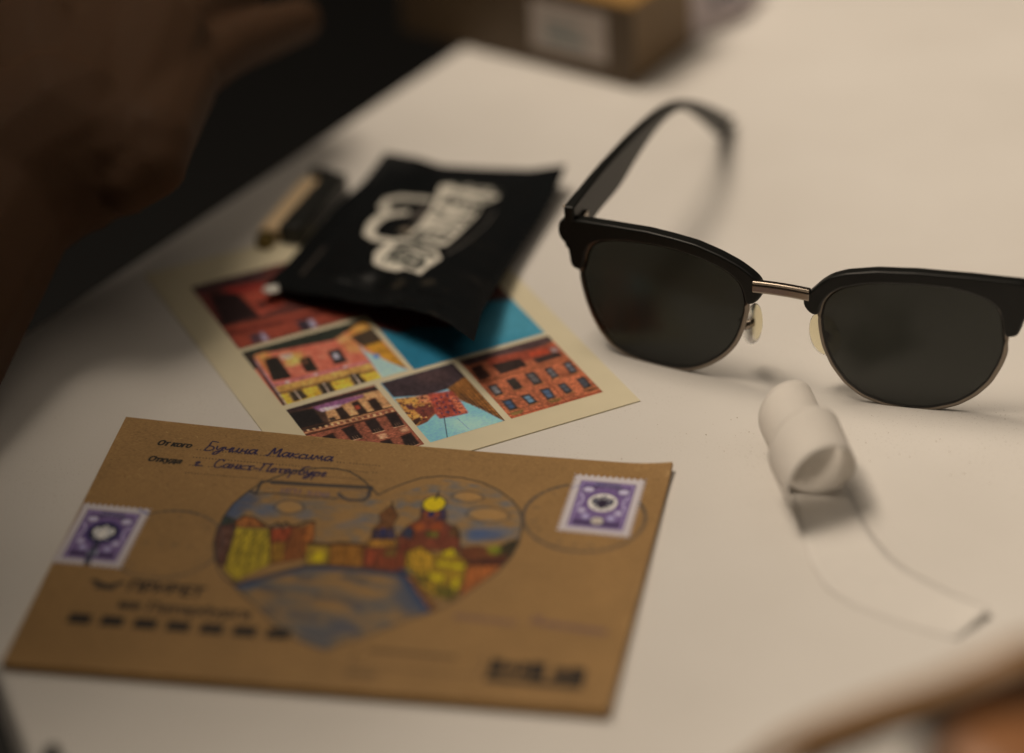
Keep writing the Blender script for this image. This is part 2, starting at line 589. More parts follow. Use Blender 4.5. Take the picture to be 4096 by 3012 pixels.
# crayon sky
sk = vnoise(NY, NX, 26, 30) * vnoise(NY, NX, 90, 60) * 2.2
sky = cv.full([(33.1,27.2),(39.1,48.9),(68.3,52.7),(84.5,51.2),(92.9,46.8),(110.4,49.8),(127.8,43.4),(123.5,20.3),(99.8,16.4),(83.1,29.7),(78.9,27),(64.9,29.1),(47.7,28.3)])
m = np.clip(sk - .25, 0, 1) * HM * sky
cv.a = cv.a * (1 - .7 * m[..., None]) + np.array((88, 88, 92)) * .7 * m[..., None]
def hp(pts, c, a=.85, soft=.25, tex=.35):
    cv.poly(pts, c, a, soft, tex, clip=HM)
    if soft > .5:
        return
    # coloured pencil: hatching and an ink outline
    xs = [p[0] for p in pts]; ys = [p[1] for p in pts]
    sl = cv.box(min(xs), max(xs), min(ys), max(ys), 1)
    PM = np.zeros((NY, NX)); PM[sl] = cv.pmask(pts, sl) * HM[sl]
    area_ = (max(xs) - min(xs)) * (max(ys) - min(ys))
    for _ in range(int(area_ * .9) + 4):
        x, y = random.uniform(min(xs), max(xs)), random.uniform(min(ys), max(ys))
        f = random.choice((.45, .6, .75, 1.2, 1.35))
        L = random.uniform(1.0, 2.6)
        cv.stroke([(x, y), (x + L * .25, y + L)], .32, tuple(min(255, q * f) for q in c), .55, clip=PM)
    cv.stroke(list(pts) + [pts[0]], .4, (44, 31, 24), .7, clip=HM)
hp([(44.9,30.8),(50.5,33.7),(48.2,39.6),(44.8,44.9),(42.3,48.4),(40.6,45.5),(42,38.1)], (48, 62, 92), .7, .8)
hp([(47.8,38.1),(55.1,36.2),(56.9,41.6),(51.3,44)], (70, 84, 112), .55, 1.2)
hp([(73.3,44.1),(81.9,38),(82.9,40.3),(75.7,46.1)], (84, 92, 112), .5, .8)
hp([(60.9,40.2),(64,37.4),(67.6,40.1),(64.6,43.7)], (90, 94, 108), .5, .8)
hp([(103.1,30),(108.1,29.3),(110.9,33.7),(107.3,39.1),(104.7,37.9)], (92, 98, 112), .5, 1)
hp([(110.7,41.9),(115.1,40.4),(120.7,40.4),(122.2,43.4),(118.9,45.4),(113.3,45.5)], (46, 62, 96), .8, .8)
hp([(111.9,38.5),(122.1,37.8),(124.6,41.4),(111.9,48)], (74, 88, 116), .55, 1)
# buildings on the left bank
hp([(40.9,49.4),(40.4,43.1),(45.6,45.2),(46.3,47.9)], (36, 44, 38), .9)
hp([(40.5,49.5),(46,46.7),(48.3,66.9),(46.3,66.4)], (74, 40, 34), .95)
hp([(45.5,46.8),(47.5,43.3),(50.7,43.7),(56,47.3),(47.1,48.9)], (136, 74, 32), .95)
hp([(46.8,48.6),(56.5,48.4),(60.6,64.1),(53.1,73.1),(48.5,68.4)], (158, 130, 26), .95)
hp([(56.2,48.1),(66.7,45.4),(69.1,60.7),(60.7,64.5)], (120, 60, 24), .95)
hp([(56.6,48),(62.4,46.4),(63.1,52.6),(58.2,54.1)], (140, 56, 30), .9)
hp([(58.4,54.8),(62.3,53.5),(63.5,61.8),(60.7,63.7)], (150, 110, 30), .7)
hp([(65.7,45.1),(68.1,43.4),(69.7,50.9),(69,61.1),(67.9,60.5)], (150, 80, 30), .95)
for q in [(49.7,51.7),(52.8,51.7),(55.8,52.1),(50.1,55.9),(53.2,55.9),(56.3,55.9),(50.6,60.5),(53.7,60.5),(56.7,60.1),(51.1,65),(54.3,64.6),(57,63.9)]:
    cv.stroke([(q[0] + .3, q[1] - 1.6), (q[0] - .2, q[1] + 1.4)], .7, (70, 62, 24), .8, clip=HM)
for q in [(44.1,51.3),(44.9,55.9),(45.6,60.4),(45.5,51.1),(46.2,55.7)]:
    cv.stroke([(q[0], q[1] - 1), (q[0], q[1] + 1)], .6, (120, 84, 66), .7, clip=HM)
cv.stroke([(56.4,47.2),(57.8,45.1),(59.1,46.5),(60,44.4),(61.7,46.1),(64,45),(65.5,43.2),(67.8,43.1)], .9, (44, 30, 22), .9, clip=HM)
cv.stroke([(45.5,46.8),(47.4,43),(50.6,43.5),(56.3,47.7)], .6, (44, 30, 22), .9, clip=HM)
# far bank and towers
hp([(68.4,54.2),(75.2,54),(76.8,62.3),(70.2,63.2)], (150, 118, 28), .9)
hp([(74.8,53.3),(85.2,52.2),(87.1,62.4),(76.6,62.7)], (136, 82, 24), .95)
cv.stroke([(68.8,53),(73.7,53.5),(77.6,52.1),(84.7,52.3)], 1.3, (46, 28, 20), .9, clip=HM)
cv.ell(*[(73.1,59.4)][0], 1.7, 2.4, (186, 156, 18), .95, .4, clip=HM)
hp([(84.5,53.5),(96.7,51),(98.9,64.6),(86.2,62.5)], (112, 44, 24), .95)
hp([(85.2,54.2),(88.4,53.7),(89.2,61.4),(86.5,61)], (146, 62, 34), .9)
hp([(90.3,54.2),(94.1,52.2),(94.2,56.8),(91.5,57.2)], (100, 76, 32), .8)
hp([(85.8,51.8),(85,44.4),(86.3,40.6),(85.2,36.7),(87,32.8),(88,32.2),(90.5,36.8),(90.1,41.6),(92.9,50)], (98, 56, 28), .95)
hp([(85.4,44.7),(90.7,43.2),(92.3,48.5),(85.9,49.4)], (40, 38, 66), .8)
hp([(87.2,43.7),(88.2,43.5),(89.1,48.2),(88.1,48.3)], (28, 40, 92), .9)
hp([(84.8,49.5),(92.8,48.4),(93.2,52.3),(85.4,53)], (158, 104, 34), .9)
cv.stroke([(87.7,33.1),(87.3,29.9)], .5, (40, 32, 28), .9, clip=HM)
hp([(92.7,46.8),(94.3,41.4),(96.9,37.8),(96.8,33),(98.7,30.7),(101.5,31.5),(104.5,38.3),(108,41.4),(109.9,46),(111.2,51.3),(94.4,53.7)], (102, 42, 26), .95)
hp([(92.9,46.8),(94.6,41.8),(96.4,43.1),(96.9,47.8)], (34, 46, 66), .85)
hp([(96.2,33.5),(96.5,31.8),(102.9,31.7),(104.4,36.3),(103.1,37.3),(97.9,37.3)], (44, 36, 60), .8)
cv.ell(*[(99.5,34.6)][0], 2.2, 3.0, (148, 70, 28), .9, .3, clip=HM)
cv.ell(*[(99.6,35)][0], 1.1, 1.6, (26, 30, 70), .95, .2, clip=HM)
cv.ell(*[(97.7,41.7)][0], 1.6, 2.2, (150, 72, 30), .85, .3, clip=HM)
cv.ell(*[(102.5,41)][0], 1.8, 2.4, (138, 62, 28), .85, .3, clip=HM)
hp([(99.7,43.5),(103.4,42.9),(104,46),(100.8,46.5)], (110, 104, 34), .85)
cv.ell(*[(99.3,29.5)][0], 3.2, 3.8, (196, 162, 20), 1, .2, clip=HM)
cv.ring(*[(99.3,29.5)][0], 3.3, 3.9, .45, (52, 44, 30), .9, clip=HM)
cv.stroke([(99.2,27.3),(99.3,23.3)], .55, (40, 36, 34), .95, clip=HM)
cv.stroke([(98.6,25.7),(100.1,24.9)], .4, (40, 36, 34), .9, clip=HM)
hp([(106.4,44.1),(107.3,39.1),(109.1,42.1),(110.1,45.9)], (92, 60, 30), .9)
# right bank
hp([(110.5,50.2),(115.7,48.3),(121.2,50.2),(123.8,44.7),(126.9,43.5),(126.6,54.2),(123,57),(113.9,57.9)], (92, 42, 22), .95)
hp([(119.7,50.9),(122.3,46.5),(126.3,42.8),(126.5,51.4),(121.9,51.7)], (40, 40, 24), .85)
cv.ell(*[(120.4,49.6)][0], 2.0, 2.2, (120, 118, 24), .8, .4, clip=HM)
hp([(113.5,56),(125.7,52.3),(124.3,56.8),(114.9,58.2)], (62, 30, 22), .9)
hp([(96.4,54.2),(99.8,50.6),(104.9,54.5),(109.1,50.4),(111.8,54.3),(114.4,57.1),(115.1,63.9),(114.3,73.1),(108.9,73.8),(98.5,64.7)], (150, 112, 22), .95)
hp([(96.9,54.1),(100.4,51.3),(105,55.3),(105.7,60.6),(100.5,62.1)], (176, 126, 32), .8)
hp([(106.4,52.8),(109.1,50.4),(110.9,54.5),(106.9,55.4)], (192, 162, 18), .95)
hp([(105.4,56.8),(114.3,57.5),(114.4,60.2),(106.4,59.7)], (192, 162, 18), .95)
hp([(104.2,62.3),(109.5,63.2),(109.8,66.9),(105.9,65.9)], (186, 156, 18), .95)
hp([(111.6,64.4),(114.1,63.3),(114.3,70.8),(112.2,69.6)], (186, 156, 18), .9)
hp([(100.8,63.6),(104.7,64.6),(105.9,68.2),(102.5,67.2)], (92, 76, 22), .7)
hp([(107.7,68),(113.4,68.7),(113.7,74.6),(108.6,72.3)], (78, 70, 24), .8)
cv.stroke([(105.1,55.7),(114.1,56.7)], .6, (110, 82, 20), .8, clip=HM)
cv.stroke([(106.2,60.9),(114.2,61.7)], .6, (110, 82, 20), .8, clip=HM)
hp([(114.5,57.8),(125.1,56.3),(120.9,65.4),(115.4,74.4),(115,64.3)], (156, 78, 32), .9)
# quay and canal water
WM = cv.full([(52.5,75.4),(70.6,63.9),(98.4,64.3),(109.9,80.3),(98.4,92),(84.7,102.3),(65.9,89)]) * HM
wn = np.clip(vnoise(NY, NX, 34, 16) * .9 + vnoise(NY, NX, 120, 60) * .5 - .42, 0, 1) * 1.5
cv.a = cv.a * (1 - .7 * (WM * np.clip(wn, 0, 1))[..., None]) + np.array((74, 75, 80)) * .7 * (WM * np.clip(wn, 0, 1))[..., None]
for k_, (seg, w_) in enumerate((([(53.1,75.7),(61.9,70),(70.8,64.5),(80.5,64.1),(98.4,64.5)], 2.2), ([(97.9,64),(103.4,71.6),(109.7,80.4)], 4.0))):
    cv.stroke(seg, w_, (30, 50, 82), .75, clip=HM, soft=1.5)
hp([(94.8,65.9),(100.1,66.7),(108.8,79.7),(102.6,84.2),(98.5,76)], (44, 58, 86), .55, 1.6)
hp([(53,75.3),(58.3,72.4),(60.2,74.4),(57.5,78.4)], (40, 60, 88), .6, 1)
for q in ([(76.7,77.4),(84.1,77.5),(89.3,80.1)], [(61.3,75),(66.3,76.5)], [(82.9,87.5),(88.5,88.3),(92,91.4)], [(72.3,85.3),(79,86.6)], [(70.1,69.3),(73,69.7)], [(82.7,67.6),(88.6,69.1)], [(77.9,93.2),(83.5,93.9),(85.9,90.8)], [(64.6,84.1),(67.2,85.2)]):
    cv.stroke(q, 2.6, (66, 62, 66), .6, clip=HM, soft=1.5)
hp([(84.3,85.9),(89.8,88.1),(92.2,92.1),(86.9,92.8)], (58, 62, 80), .6, 1.4)
hp([(98.4,64.3),(101.2,65.4),(110.8,78.4),(109.7,80.4)], (176, 104, 34), .9)
cv.stroke([(98.7,64.8),(104.2,70.7),(110.2,79.6)], .7, (74, 40, 22), .9, clip=HM)
cv.stroke([(49.8,72.4),(54,74.1),(70.6,63.8),(77,63),(98.4,64.1)], 1.0, (64, 38, 22), .8, clip=HM)
hp([(64.1,85.6),(81.7,86.3),(100.2,83.8),(97.8,89.2),(90.1,94.9),(83.9,98.9),(76.8,95.9),(70.2,91.4)], (74, 76, 82), .38, 2.2)
# heart outline, clouds
cv.stroke(heart + heart[:1], .6, (52, 44, 38), .85)
for (c_, rx, ry) in (([(59.1,36.9)][0], 4.3, 3.2), ([(107.9,24.5)][0], 4.6, 2.6), ([(115.4,32.7)][0], 6.2, 3.6)):
    cv.ell(c_[0], c_[1], rx * .85, ry * .8, (156, 112, 62), .8, .3, clip=HM)
    cv.ring(c_[0], c_[1], rx, ry, .55, (66, 56, 50), .7, wob=.25)
# sender's rubber stamp banner
bn = (52, 46, 44)
cv.stroke([(48.1,32),(48,25.6),(51.3,25.5)], .8, bn, .85)
cv.stroke([(51.4,25.7),(65.3,24.8),(79.5,23.8)], 1.7, bn, .85)
cv.stroke([(79.6,23.6),(80,28.5),(79,30.6),(75,31.1),(72.8,30),(71.5,28.5)], 1.2, bn, .85)
cv.stroke([(48.1,32),(52.7,30.9),(61.5,31.1),(71.6,30.7)], .7, bn, .8)
cv.stroke([(45.9,30.9),(48.1,32)], 1.0, bn, .8)
cv.ring(*[(75.5,28)][0], 4.4, 2.4, .5, (80, 70, 70), .6)
cv.text('ИП1', *[(54.7,30.3)][0], 2.6, (78, 56, 84), .85, width=5.6)
cv.text('500', *[(62.3,30.5)][0], 2.4, (88, 66, 92), .8, width=6.6)
# round date postmarks
PMK = (62, 54, 50)
def postmark(cx, cy, r, al, txt, seed):
    rr = random.Random(seed)
    for i in range(40):
        a0 = i * 9
        cv.ring(cx, cy, r, r, 1.15, PMK, al * rr.uniform(.45, 1.0), a0, a0 + 9.3)
        if rr.random() < .7:
            a = math.radians(a0)
            if -200 < a0 - 180 < 160:
                cv.stroke([(cx + (r - 2) * math.cos(a), cy + (r - 2) * math.sin(a)), (cx + (r - 3.6) * math.cos(a + .03), cy + (r - 3.6) * math.sin(a + .03))], .7, PMK, al * rr.uniform(.2, .7))
    for k, c in enumerate(txt):
        cv.ell(cx - 6 + 4.2 * k, cy + .4, rr.uniform(.8, 1.4), 1.0, PMK, al * rr.uniform(.3, .9), .4)
postmark(142, 29.5, 17.0, .62, '', 3)
postmark(29.5, 59, 15.6, .42, '0000', 4)
# printed greeting, post code bars
cv.stroke([(14, 77.6), (17.2, 79.2), (19.0, 79.6), (22.2, 77.6)], 1.6, PRT, .8, soft=.5)
cv.stroke([(15.6, 80.2), (20.4, 80.4)], 1.4, PRT, .8, soft=.5)
cv.text('ПРИВЕТ', 24.3, 80.6, 4.4, (24, 20, 20), .97, bold=.05, width=21.6, rot=.03)
cv.text('из', 24.0, 88.4, 3.6, (24, 20, 20), .95, bold=.05, width=6.4)
cv.text('Петербурга', 32.2, 88.8, 4.0, (24, 20, 20), .92, bold=.04, width=29.0)
for k in range(7):
    xx = 15.2 + k * 9.22
    cv.poly([(xx - 3.2, 92.0), (xx + 3.3, 92.0), (xx + 3.3, 96.2), (xx - 3.2, 96.2)], (22, 20, 20), .95)
# address side, lower right
PC2 = (86, 60, 66)
pen(cv, 'кнаимис', 115.7, 81.4, 132.6, 82.0, 1.8, .45, PC2, .8)
pen(cv, 'Мнаисикама', 135.6, 80.6, 156.6, 82.4, 1.9, .45, PC2, .85)
cv.stroke([(115, 82.6), (157, 84.0)], .25, (90, 66, 44), .5)
for (ya, yb) in ((97.0, 98.2),):
    for k in range(26):
        x0 = 95.9 + k * .92
        cv.poly([(x0, ya + .1), (x0 + .62, ya + .1), (x0 + .62, yb + .5), (x0, yb + .5)], (58, 42, 30), .8)
cv.stroke([(93.5, 96), (92.8, 99), (92.6, 104), (126.5, 104.6), (127.5, 100), (126.6, 96.8)], .45, (66, 48, 34), .75)
for k in range(7):
    x0 = 92.2 + k * 1.2
    cv.poly([(x0, 106), (x0 + .8, 106), (x0 + .8, 109), (x0, 109)], (66, 50, 36), .6)
for x0, x1, y0, y1 in ((128.6, 154.2, 103.8, 106.4), (129.0, 131.0, 96.6, 103.4), (129.3, 132.6, 97.0, 102.8), (133.2, 136.2, 98.0, 102.2), (136.8, 139.4, 97.2, 102.6), (139.8, 143.6, 96.8, 103.6), (146.2, 149.8, 98.2, 103.4), (150.2, 154.2, 97.6, 103.8)):
    cv.poly([(x0, y0), (x1, y0 + .2), (x1, y1), (x0, y1)], (26, 22, 20), .95)
for k in range(20):
    x0 = 131 + k * 1.15
    cv.poly([(x0, 104.6), (x0 + .6, 104.6), (x0 + .6, 106.2), (x0, 106.2)], (50, 40, 30), .6)

envl = empty('envelope', (81, -57, 0), 'brown kraft paper envelope with heart drawing, handwriting and two purple stamps', 'envelope')
S_, T_ = np.meshgrid(np.linspace(0, 1, NX), np.linspace(0, 1, NY))
grid_obj('front_sheet', env_pt(S_, T_), m_env, envl, cv.out(), base=(81, -57, 0))
# back sheet with the folded sides closing the edge
ns, nt_ = 41, 31
s1, t1 = np.meshgrid(np.linspace(0, 1, ns), np.linspace(0, 1, nt_))
Pb = env_pt(s1, t1)
Pb[..., 2] = np.maximum(0.55, Pb[..., 2] - 2.2)
verts = Pb.reshape(-1, 3).tolist()
faces = [(j * ns + i, j * ns + i + 1, (j + 1) * ns + i + 1, (j + 1) * ns + i) for j in range(nt_ - 1) for i in range(ns - 1)]
mesh_obj('back_sheet', verts, faces, m_kraft_in, envl, base=(81, -57, 0))
ring = [(s, 0.) for s in np.linspace(0, 1, 60)] + [(1., t) for t in np.linspace(0, 1, 40)[1:]] + [(s, 1.) for s in np.linspace(1, 0, 60)[1:]] + [(0., t) for t in np.linspace(1, 0, 40)[1:-1]]
cen = np.array([.5, .5])
verts, faces = [], []
for s, t in ring:
    P = env_pt(np.array(s), np.array(t))
    zb = max(0.55, P[2] - 2.2)
    d = np.array([s - .5, t - .5]); nn = np.array([0., 0.])
    if s in (0., 1.): nn[0] = 1 if s == 1. else -1
    if t in (0., 1.): nn[1] = -1 if t == 1. else 1
    verts += [(P[0], P[1], P[2]), (P[0] + .25 * nn[0], P[1] + .25 * nn[1], (P[2] + zb) / 2), (P[0], P[1], zb)]
nr = len(ring)
for i in range(nr):
    j = (i + 1) % nr
    for k in (0, 1):
        faces.append((i * 3 + k, i * 3 + k + 1, j * 3 + k + 1, j * 3 + k))
mesh_obj('side_fold', verts, faces, m_kraft, envl, base=(81, -57, 0))

# postage stamps: perforated paper with purple engraving
m_stamp = mat_print('stamp_print', 0.55, fibre=0.06, fscale=2500, spec=0.3)
PUR = (86, 60, 98); PUR2 = (58, 40, 68); PAP = (184, 165, 156)


def stamp_canvas(kind):
    c = Canvas(21, 29, 140, 192, PAP)
    c.poly([(2.6, 2.8), (18.4, 2.8), (18.4, 26.2), (2.6, 26.2)], PUR, .95)
    c.poly([(3.1, 3.3), (17.9, 3.3), (17.9, 25.7), (3.1, 25.7)], (156, 132, 158), 1)
    c.poly([(3.5, 3.7), (17.5, 3.7), (17.5, 25.3), (3.5, 25.3)], PUR, .9)
    for yy in np.arange(4.2, 25, .62):        # engraved guilloche rows
        for xx in np.arange(4, 17.4, .8):
            c.ell(xx + random.uniform(-.15, .15), yy, random.uniform(.12, .26), .17, (168, 144, 166), .7)
    c.poly([(7, 3.4), (14, 3.4), (14.8, 6.2), (10.5, 5.4), (6.2, 6.2)], PUR2, .95)
    for k in range(8):
        c.stroke([(7.2 + k * .95, 4.0), (7.1 + k * .95, 5.0)], .3, (190, 176, 200), .8)
    for sx in (-1, 1):
        c.ell(10.5 + sx * 5.0, 7.2, 1.7, 1.4, (194, 178, 186), .85, .25)
        c.ring(10.5 + sx * 5.0, 7.2, 1.9, 1.6, .35, PUR2, .9)
        c.ell(10.5 + sx * 5.2, 17.8, 1.2, 1.2, (194, 178, 186), .85, .3)
        c.ell(10.5 + sx * 3.6, 20.6, 1.1, 1.1, (190, 178, 202), .8, .3)
        c.stroke([(10.5 + sx * 6.6, 9.5), (10.5 + sx * 5.6, 12.5), (10.5 + sx * 6.6, 16)], .6, (184, 166, 182), .8)
    c.poly([(3.8, 22.4), (17.2, 22.4), (17.2, 25.0), (3.8, 25.0)], PUR2, .85)
    if kind == 0:
        c.ell(10.5, 13.2, 4.9, 5.2, (102, 62, 118), 1)
        c.ell(10.5, 13.2, 4.2, 4.5, (214, 214, 204), 1)
        c.ring(10.5, 13.2, 4.5, 4.8, .3, PUR2, 1)
        E1, bg = (38, 26, 42), (214, 214, 204)
    else:
        c.ell(10.5, 13.2, 5.4, 5.6, (70, 52, 96), 1)
        c.ell(10.5, 13.2, 4.4, 4.6, (34, 32, 50), 1)
        E1, bg = (206, 204, 192), (34, 32, 50)
    for sx in (-1, 1):                        # two-headed bird: wings, heads, legs
        c.poly([(10.5, 14.6), (10.5 + sx * 1.0, 11.8), (10.5 + sx * 2.2, 10.6), (10.5 + sx * 3.1, 11.6), (10.5 + sx * 3.2, 13.4), (10.5 + sx * 2.4, 14.6), (10.5 + sx * 1.2, 14.9)], E1, 1)
        c.ell(10.5 + sx * .75, 10.9, .55, .6, E1, 1)
        c.stroke([(10.5 + sx * .4, 14.8), (10.5 + sx * 1.9, 15.9)], .6, E1, 1)
        for w_ in (1.6, 2.3):
            c.stroke([(10.5 + sx * w_, 11.5), (10.5 + sx * (w_ + .1), 14.2)], .18, bg, .7)
    c.poly([(9.7, 11.4), (11.3, 11.4), (11.4, 14.8), (11.0, 16.4), (10.0, 16.4), (9.6, 14.8)], E1, 1)
    c.ell(10.5, 10.0, .5, .45, E1, 1)
    if kind == 0:
        c.ell(10.5, 22.3, 1.9, 1.9, (188, 170, 150), 1)
        c.ring(10.5, 22.3, 1.9, 1.9, .35, PUR2, 1)
        c.text('6', 9.85, 23.3, 2.1, (120, 84, 60), .9)
        # cancel ink reaching over the stamp
        for i in range(30):
            a = math.radians(150 + i * 4)
            c.ell(10 + 17 * math.cos(a), 21 + 17 * math.sin(a), .5, .5, (90, 84, 130), .4, .3)
    else:
        c.ell(10.5, 22.6, 1.7, 1.9, (150, 140, 150), 1)
        c.stroke([(10.4, 18.5), (10.2, 25.5), (10.8, 29)], 1.9, (40, 40, 52), .8)
        c.stroke([(17.5, 1), (20.5, 2.5)], .9, (70, 70, 120), .6)
    return c


def stamp(x0, y0, w, h, rot, kind, label):
    c = stamp_canvas(kind)
    ny, nx = c.ny, c.nx
    X, Y = c.X - 10.5, c.Y - 14.5
    # perforation: half round bites along all four sides, pulled in from the grid border
    p = 1.75
    def bite(q, n_len):
        f = ((q / p) % 1.0) - .5
        return np.where(np.abs(f) < .33, np.sqrt(np.maximum(0, .33 ** 2 - f * f)) * p * 1.6, 0.0)
    bt = bite(c.X[0], 21); bl = bite(c.Y[:, 0], 29)
    X = X.copy(); Y = Y.copy()
    wy0 = np.clip(1 - c.Y / 1.6, 0, 1); wy1 = np.clip(1 - (29 - c.Y) / 1.6, 0, 1)
    wx0 = np.clip(1 - c.X / 1.6, 0, 1); wx1 = np.clip(1 - (21 - c.X) / 1.6, 0, 1)
    Y += wy0 * bt[None, :] - wy1 * bt[None, :]
    X += wx0 * bl[:, None] - wx1 * bl[:, None]
    ca, sa = math.cos(rot), math.sin(rot)
    ex = x0 + w / 2 + (X * ca - Y * sa) * w / 21
    ey = y0 + h / 2 + (X * sa + Y * ca) * h / 29
    P = env_pt(ex / EW, ey / EH, 0.10)
    curl = np.clip(1 - c.Y / 3, 0, 1) ** 2 * .25
    P[..., 2] += curl
    o = grid_obj('stamp', P, m_stamp, envl, c.out(), base=(81, -57, 0))
    sm = o.modifiers.new('paper', 'SOLIDIFY'); sm.thickness = 0.07 * MM; sm.offset = -1
    tag(o, label)


stamp(135.5, 8.4, 20.9, 29.4, .012, 0, 'violet stamp with dark two-headed bird on a white disc')
stamp(-.2, 43.6, 20.8, 28.0, .03, 1, 'violet stamp with pale two-headed bird on a dark disc')
# ------------------------------------------------------------------ postcard
CB = np.array([148.03279, 34.06654])
CTH = 0.62582
CU = np.array([math.cos(CTH), math.sin(CTH)])
CV = np.array([-CU[1], CU[0]])


def card_pt(a, b, z):
    a = np.asarray(a, float); b = np.asarray(b, float)
    xy = CB + (a[..., None] - 105) * CU + b[..., None] * CV
    return np.concatenate([xy, np.broadcast_to(np.asarray(z, float)[..., None] if np.ndim(z) else np.full(a.shape + (1,), z), a.shape + (1,))], -1)


CC = card_pt(np.array(52.5), np.array(74.), 0.0)
pcard = empty('postcard', CC, 'cream bordered postcard of upside-down colourful townhouse photos under the black sachet', 'postcard')
m_card = mat_simple('card_stock', alb((194, 171, 134)), 0.5, noise=0.05, nscale=120, spec=0.35)
bm = bmesh.new()
co = [(0, 0), (105, 0), (105, 148), (0, 148)]
tv = [bm.verts.new(card_pt(np.array(a), np.array(b), .42)) for a, b in co]
bv = [bm.verts.new(card_pt(np.array(a), np.array(b), .03)) for a, b in co]
bm.faces.new(tv); bm.faces.new(bv[::-1])
for i in range(4):
    bm.faces.new((tv[i], bv[i], bv[(i + 1) % 4], tv[(i + 1) % 4]))
bm_obj('card_stock', bm, m_card, pcard, base=CC)
m_photo = mat_print('photo_ink', 0.38, spec=0.45)


def photo(a0, a1, b0, b1, res, base, draw, label, cut=None):
    w, h = a1 - a0, b1 - b0
    c = Canvas(w, h, int(w / res), int(h / res), base)
    def q(pts):                               # card coordinates -> canvas
        return [(a - a0, b1 - b) for a, b in pts]
    draw(c, q)
    lum = c.a.mean(-1)
    blue = c.a[..., 2] > c.a[..., 0]
    g = 1 + .22 * (vnoise(c.ny, c.nx, int(h * .35), int(w * .35)) - .5) + .30 * (vnoise(c.ny, c.nx, int(h * 1.3), int(w * 1.3)) - .5) + .34 * (vnoise(c.ny, c.nx, int(h * 3), int(w * 2.2)) - .5)
    g = np.where(blue, 1 + (g - 1) * .25, g)
    grey = lum[..., None] * .08 + c.a * .92
    c.a = np.where(blue[..., None], c.a, grey)
    c.a *= g[..., None]
    P = card_pt(a0 + c.X, b1 - c.Y, .46)
    o = grid_obj('photo_print', P, m_photo, pcard, c.out(), base=CC)
    if cut is not None:
        ca, cb = cut
        bmx = bmesh.new(); bmx.from_mesh(o.data)
        dead = []
        for f in bmx.faces:
            m_ = f.calc_center_median() / MM + Vector(CC)
            d = np.array([m_[0], m_[1]]) - CB
            if 105 + d @ CU < ca and d @ CV < cb: dead.append(f)
        bmesh.ops.delete(bmx, geom=dead, context='FACES')
        bmx.to_mesh(o.data); bmx.free()
    tag(o, label)
    return o


def d1(c, q):
    P = lambda pts, col, al=1., so=.3: c.poly(q(pts), col, al, so)
    P([(10, 133), (98, 133), (98, 100), (10, 100)], (92, 44, 36))
    P([(10.8,132.3),(35.7,132.2),(33.6,126.7),(18.7,127.8),(9.8,126.3)], (72, 44, 44))
    P([(18.2,126.4),(31,124),(34.6,119.4),(21.9,120.1)], (170, 48, 38))
    P([(9.8,129.6),(14.1,124.6),(11.2,104.5),(11.4,88),(10.2,88.7)], (118, 50, 42))
    P([(22.2,120.8),(34.9,120.1),(33.6,106.9),(23.4,103.9)], (166, 66, 46))
    P([(14.1,124.6),(22.3,121.1),(23.4,103.9),(11.1,104.1)], (44, 26, 24))
    P([(25.5,112.4),(27.8,112.6),(27.6,107.9),(25.2,107.7)], (96, 40, 34))
    P([(10.8,103.2),(45.7,99.1),(49.1,92.3),(53.1,89.2),(11.4,88)], (152, 62, 42))
    P([(10.8,99.2),(47.7,96.3),(47.8,94.7),(10.5,97.4)], (104, 40, 32))
    P([(32,95),(35.9,94.3),(35.4,88.3),(31.7,88.4)], (52, 40, 46))
    P([(35.7,94),(37.4,93.4),(37.1,88.9),(35.2,88.4)], (170, 160, 176))
    P([(16.4,94.4),(19.7,94.1),(18.9,88.3),(15.4,88.8)], (74, 48, 52))
    P([(19.7,94.1),(21,93.7),(21,88.7),(18.9,88.3)], (160, 148, 166))
    P([(50.8,80.8),(57.6,72.2),(62.6,73.2),(72.6,67.5),(82.4,70.6),(91.1,75.7),(97.7,73.2),(97.9,47.9),(51.1,48.7)], (48, 118, 136))
    P([(72.6,67.5),(91.1,75.7),(97.7,73.2),(97.9,47.9),(78.6,53)], (76, 134, 144), .8, 4)
    P([(49.9,72.7),(57.4,65.1),(69.5,51.4),(51.1,48.7)], (32, 100, 120), .8, 4)
    P([(52.2,86.1),(53.6,77.5),(57.9,72),(63.7,73),(72.9,68.2),(75.4,73.7),(59.8,86.2)], (112, 54, 50))


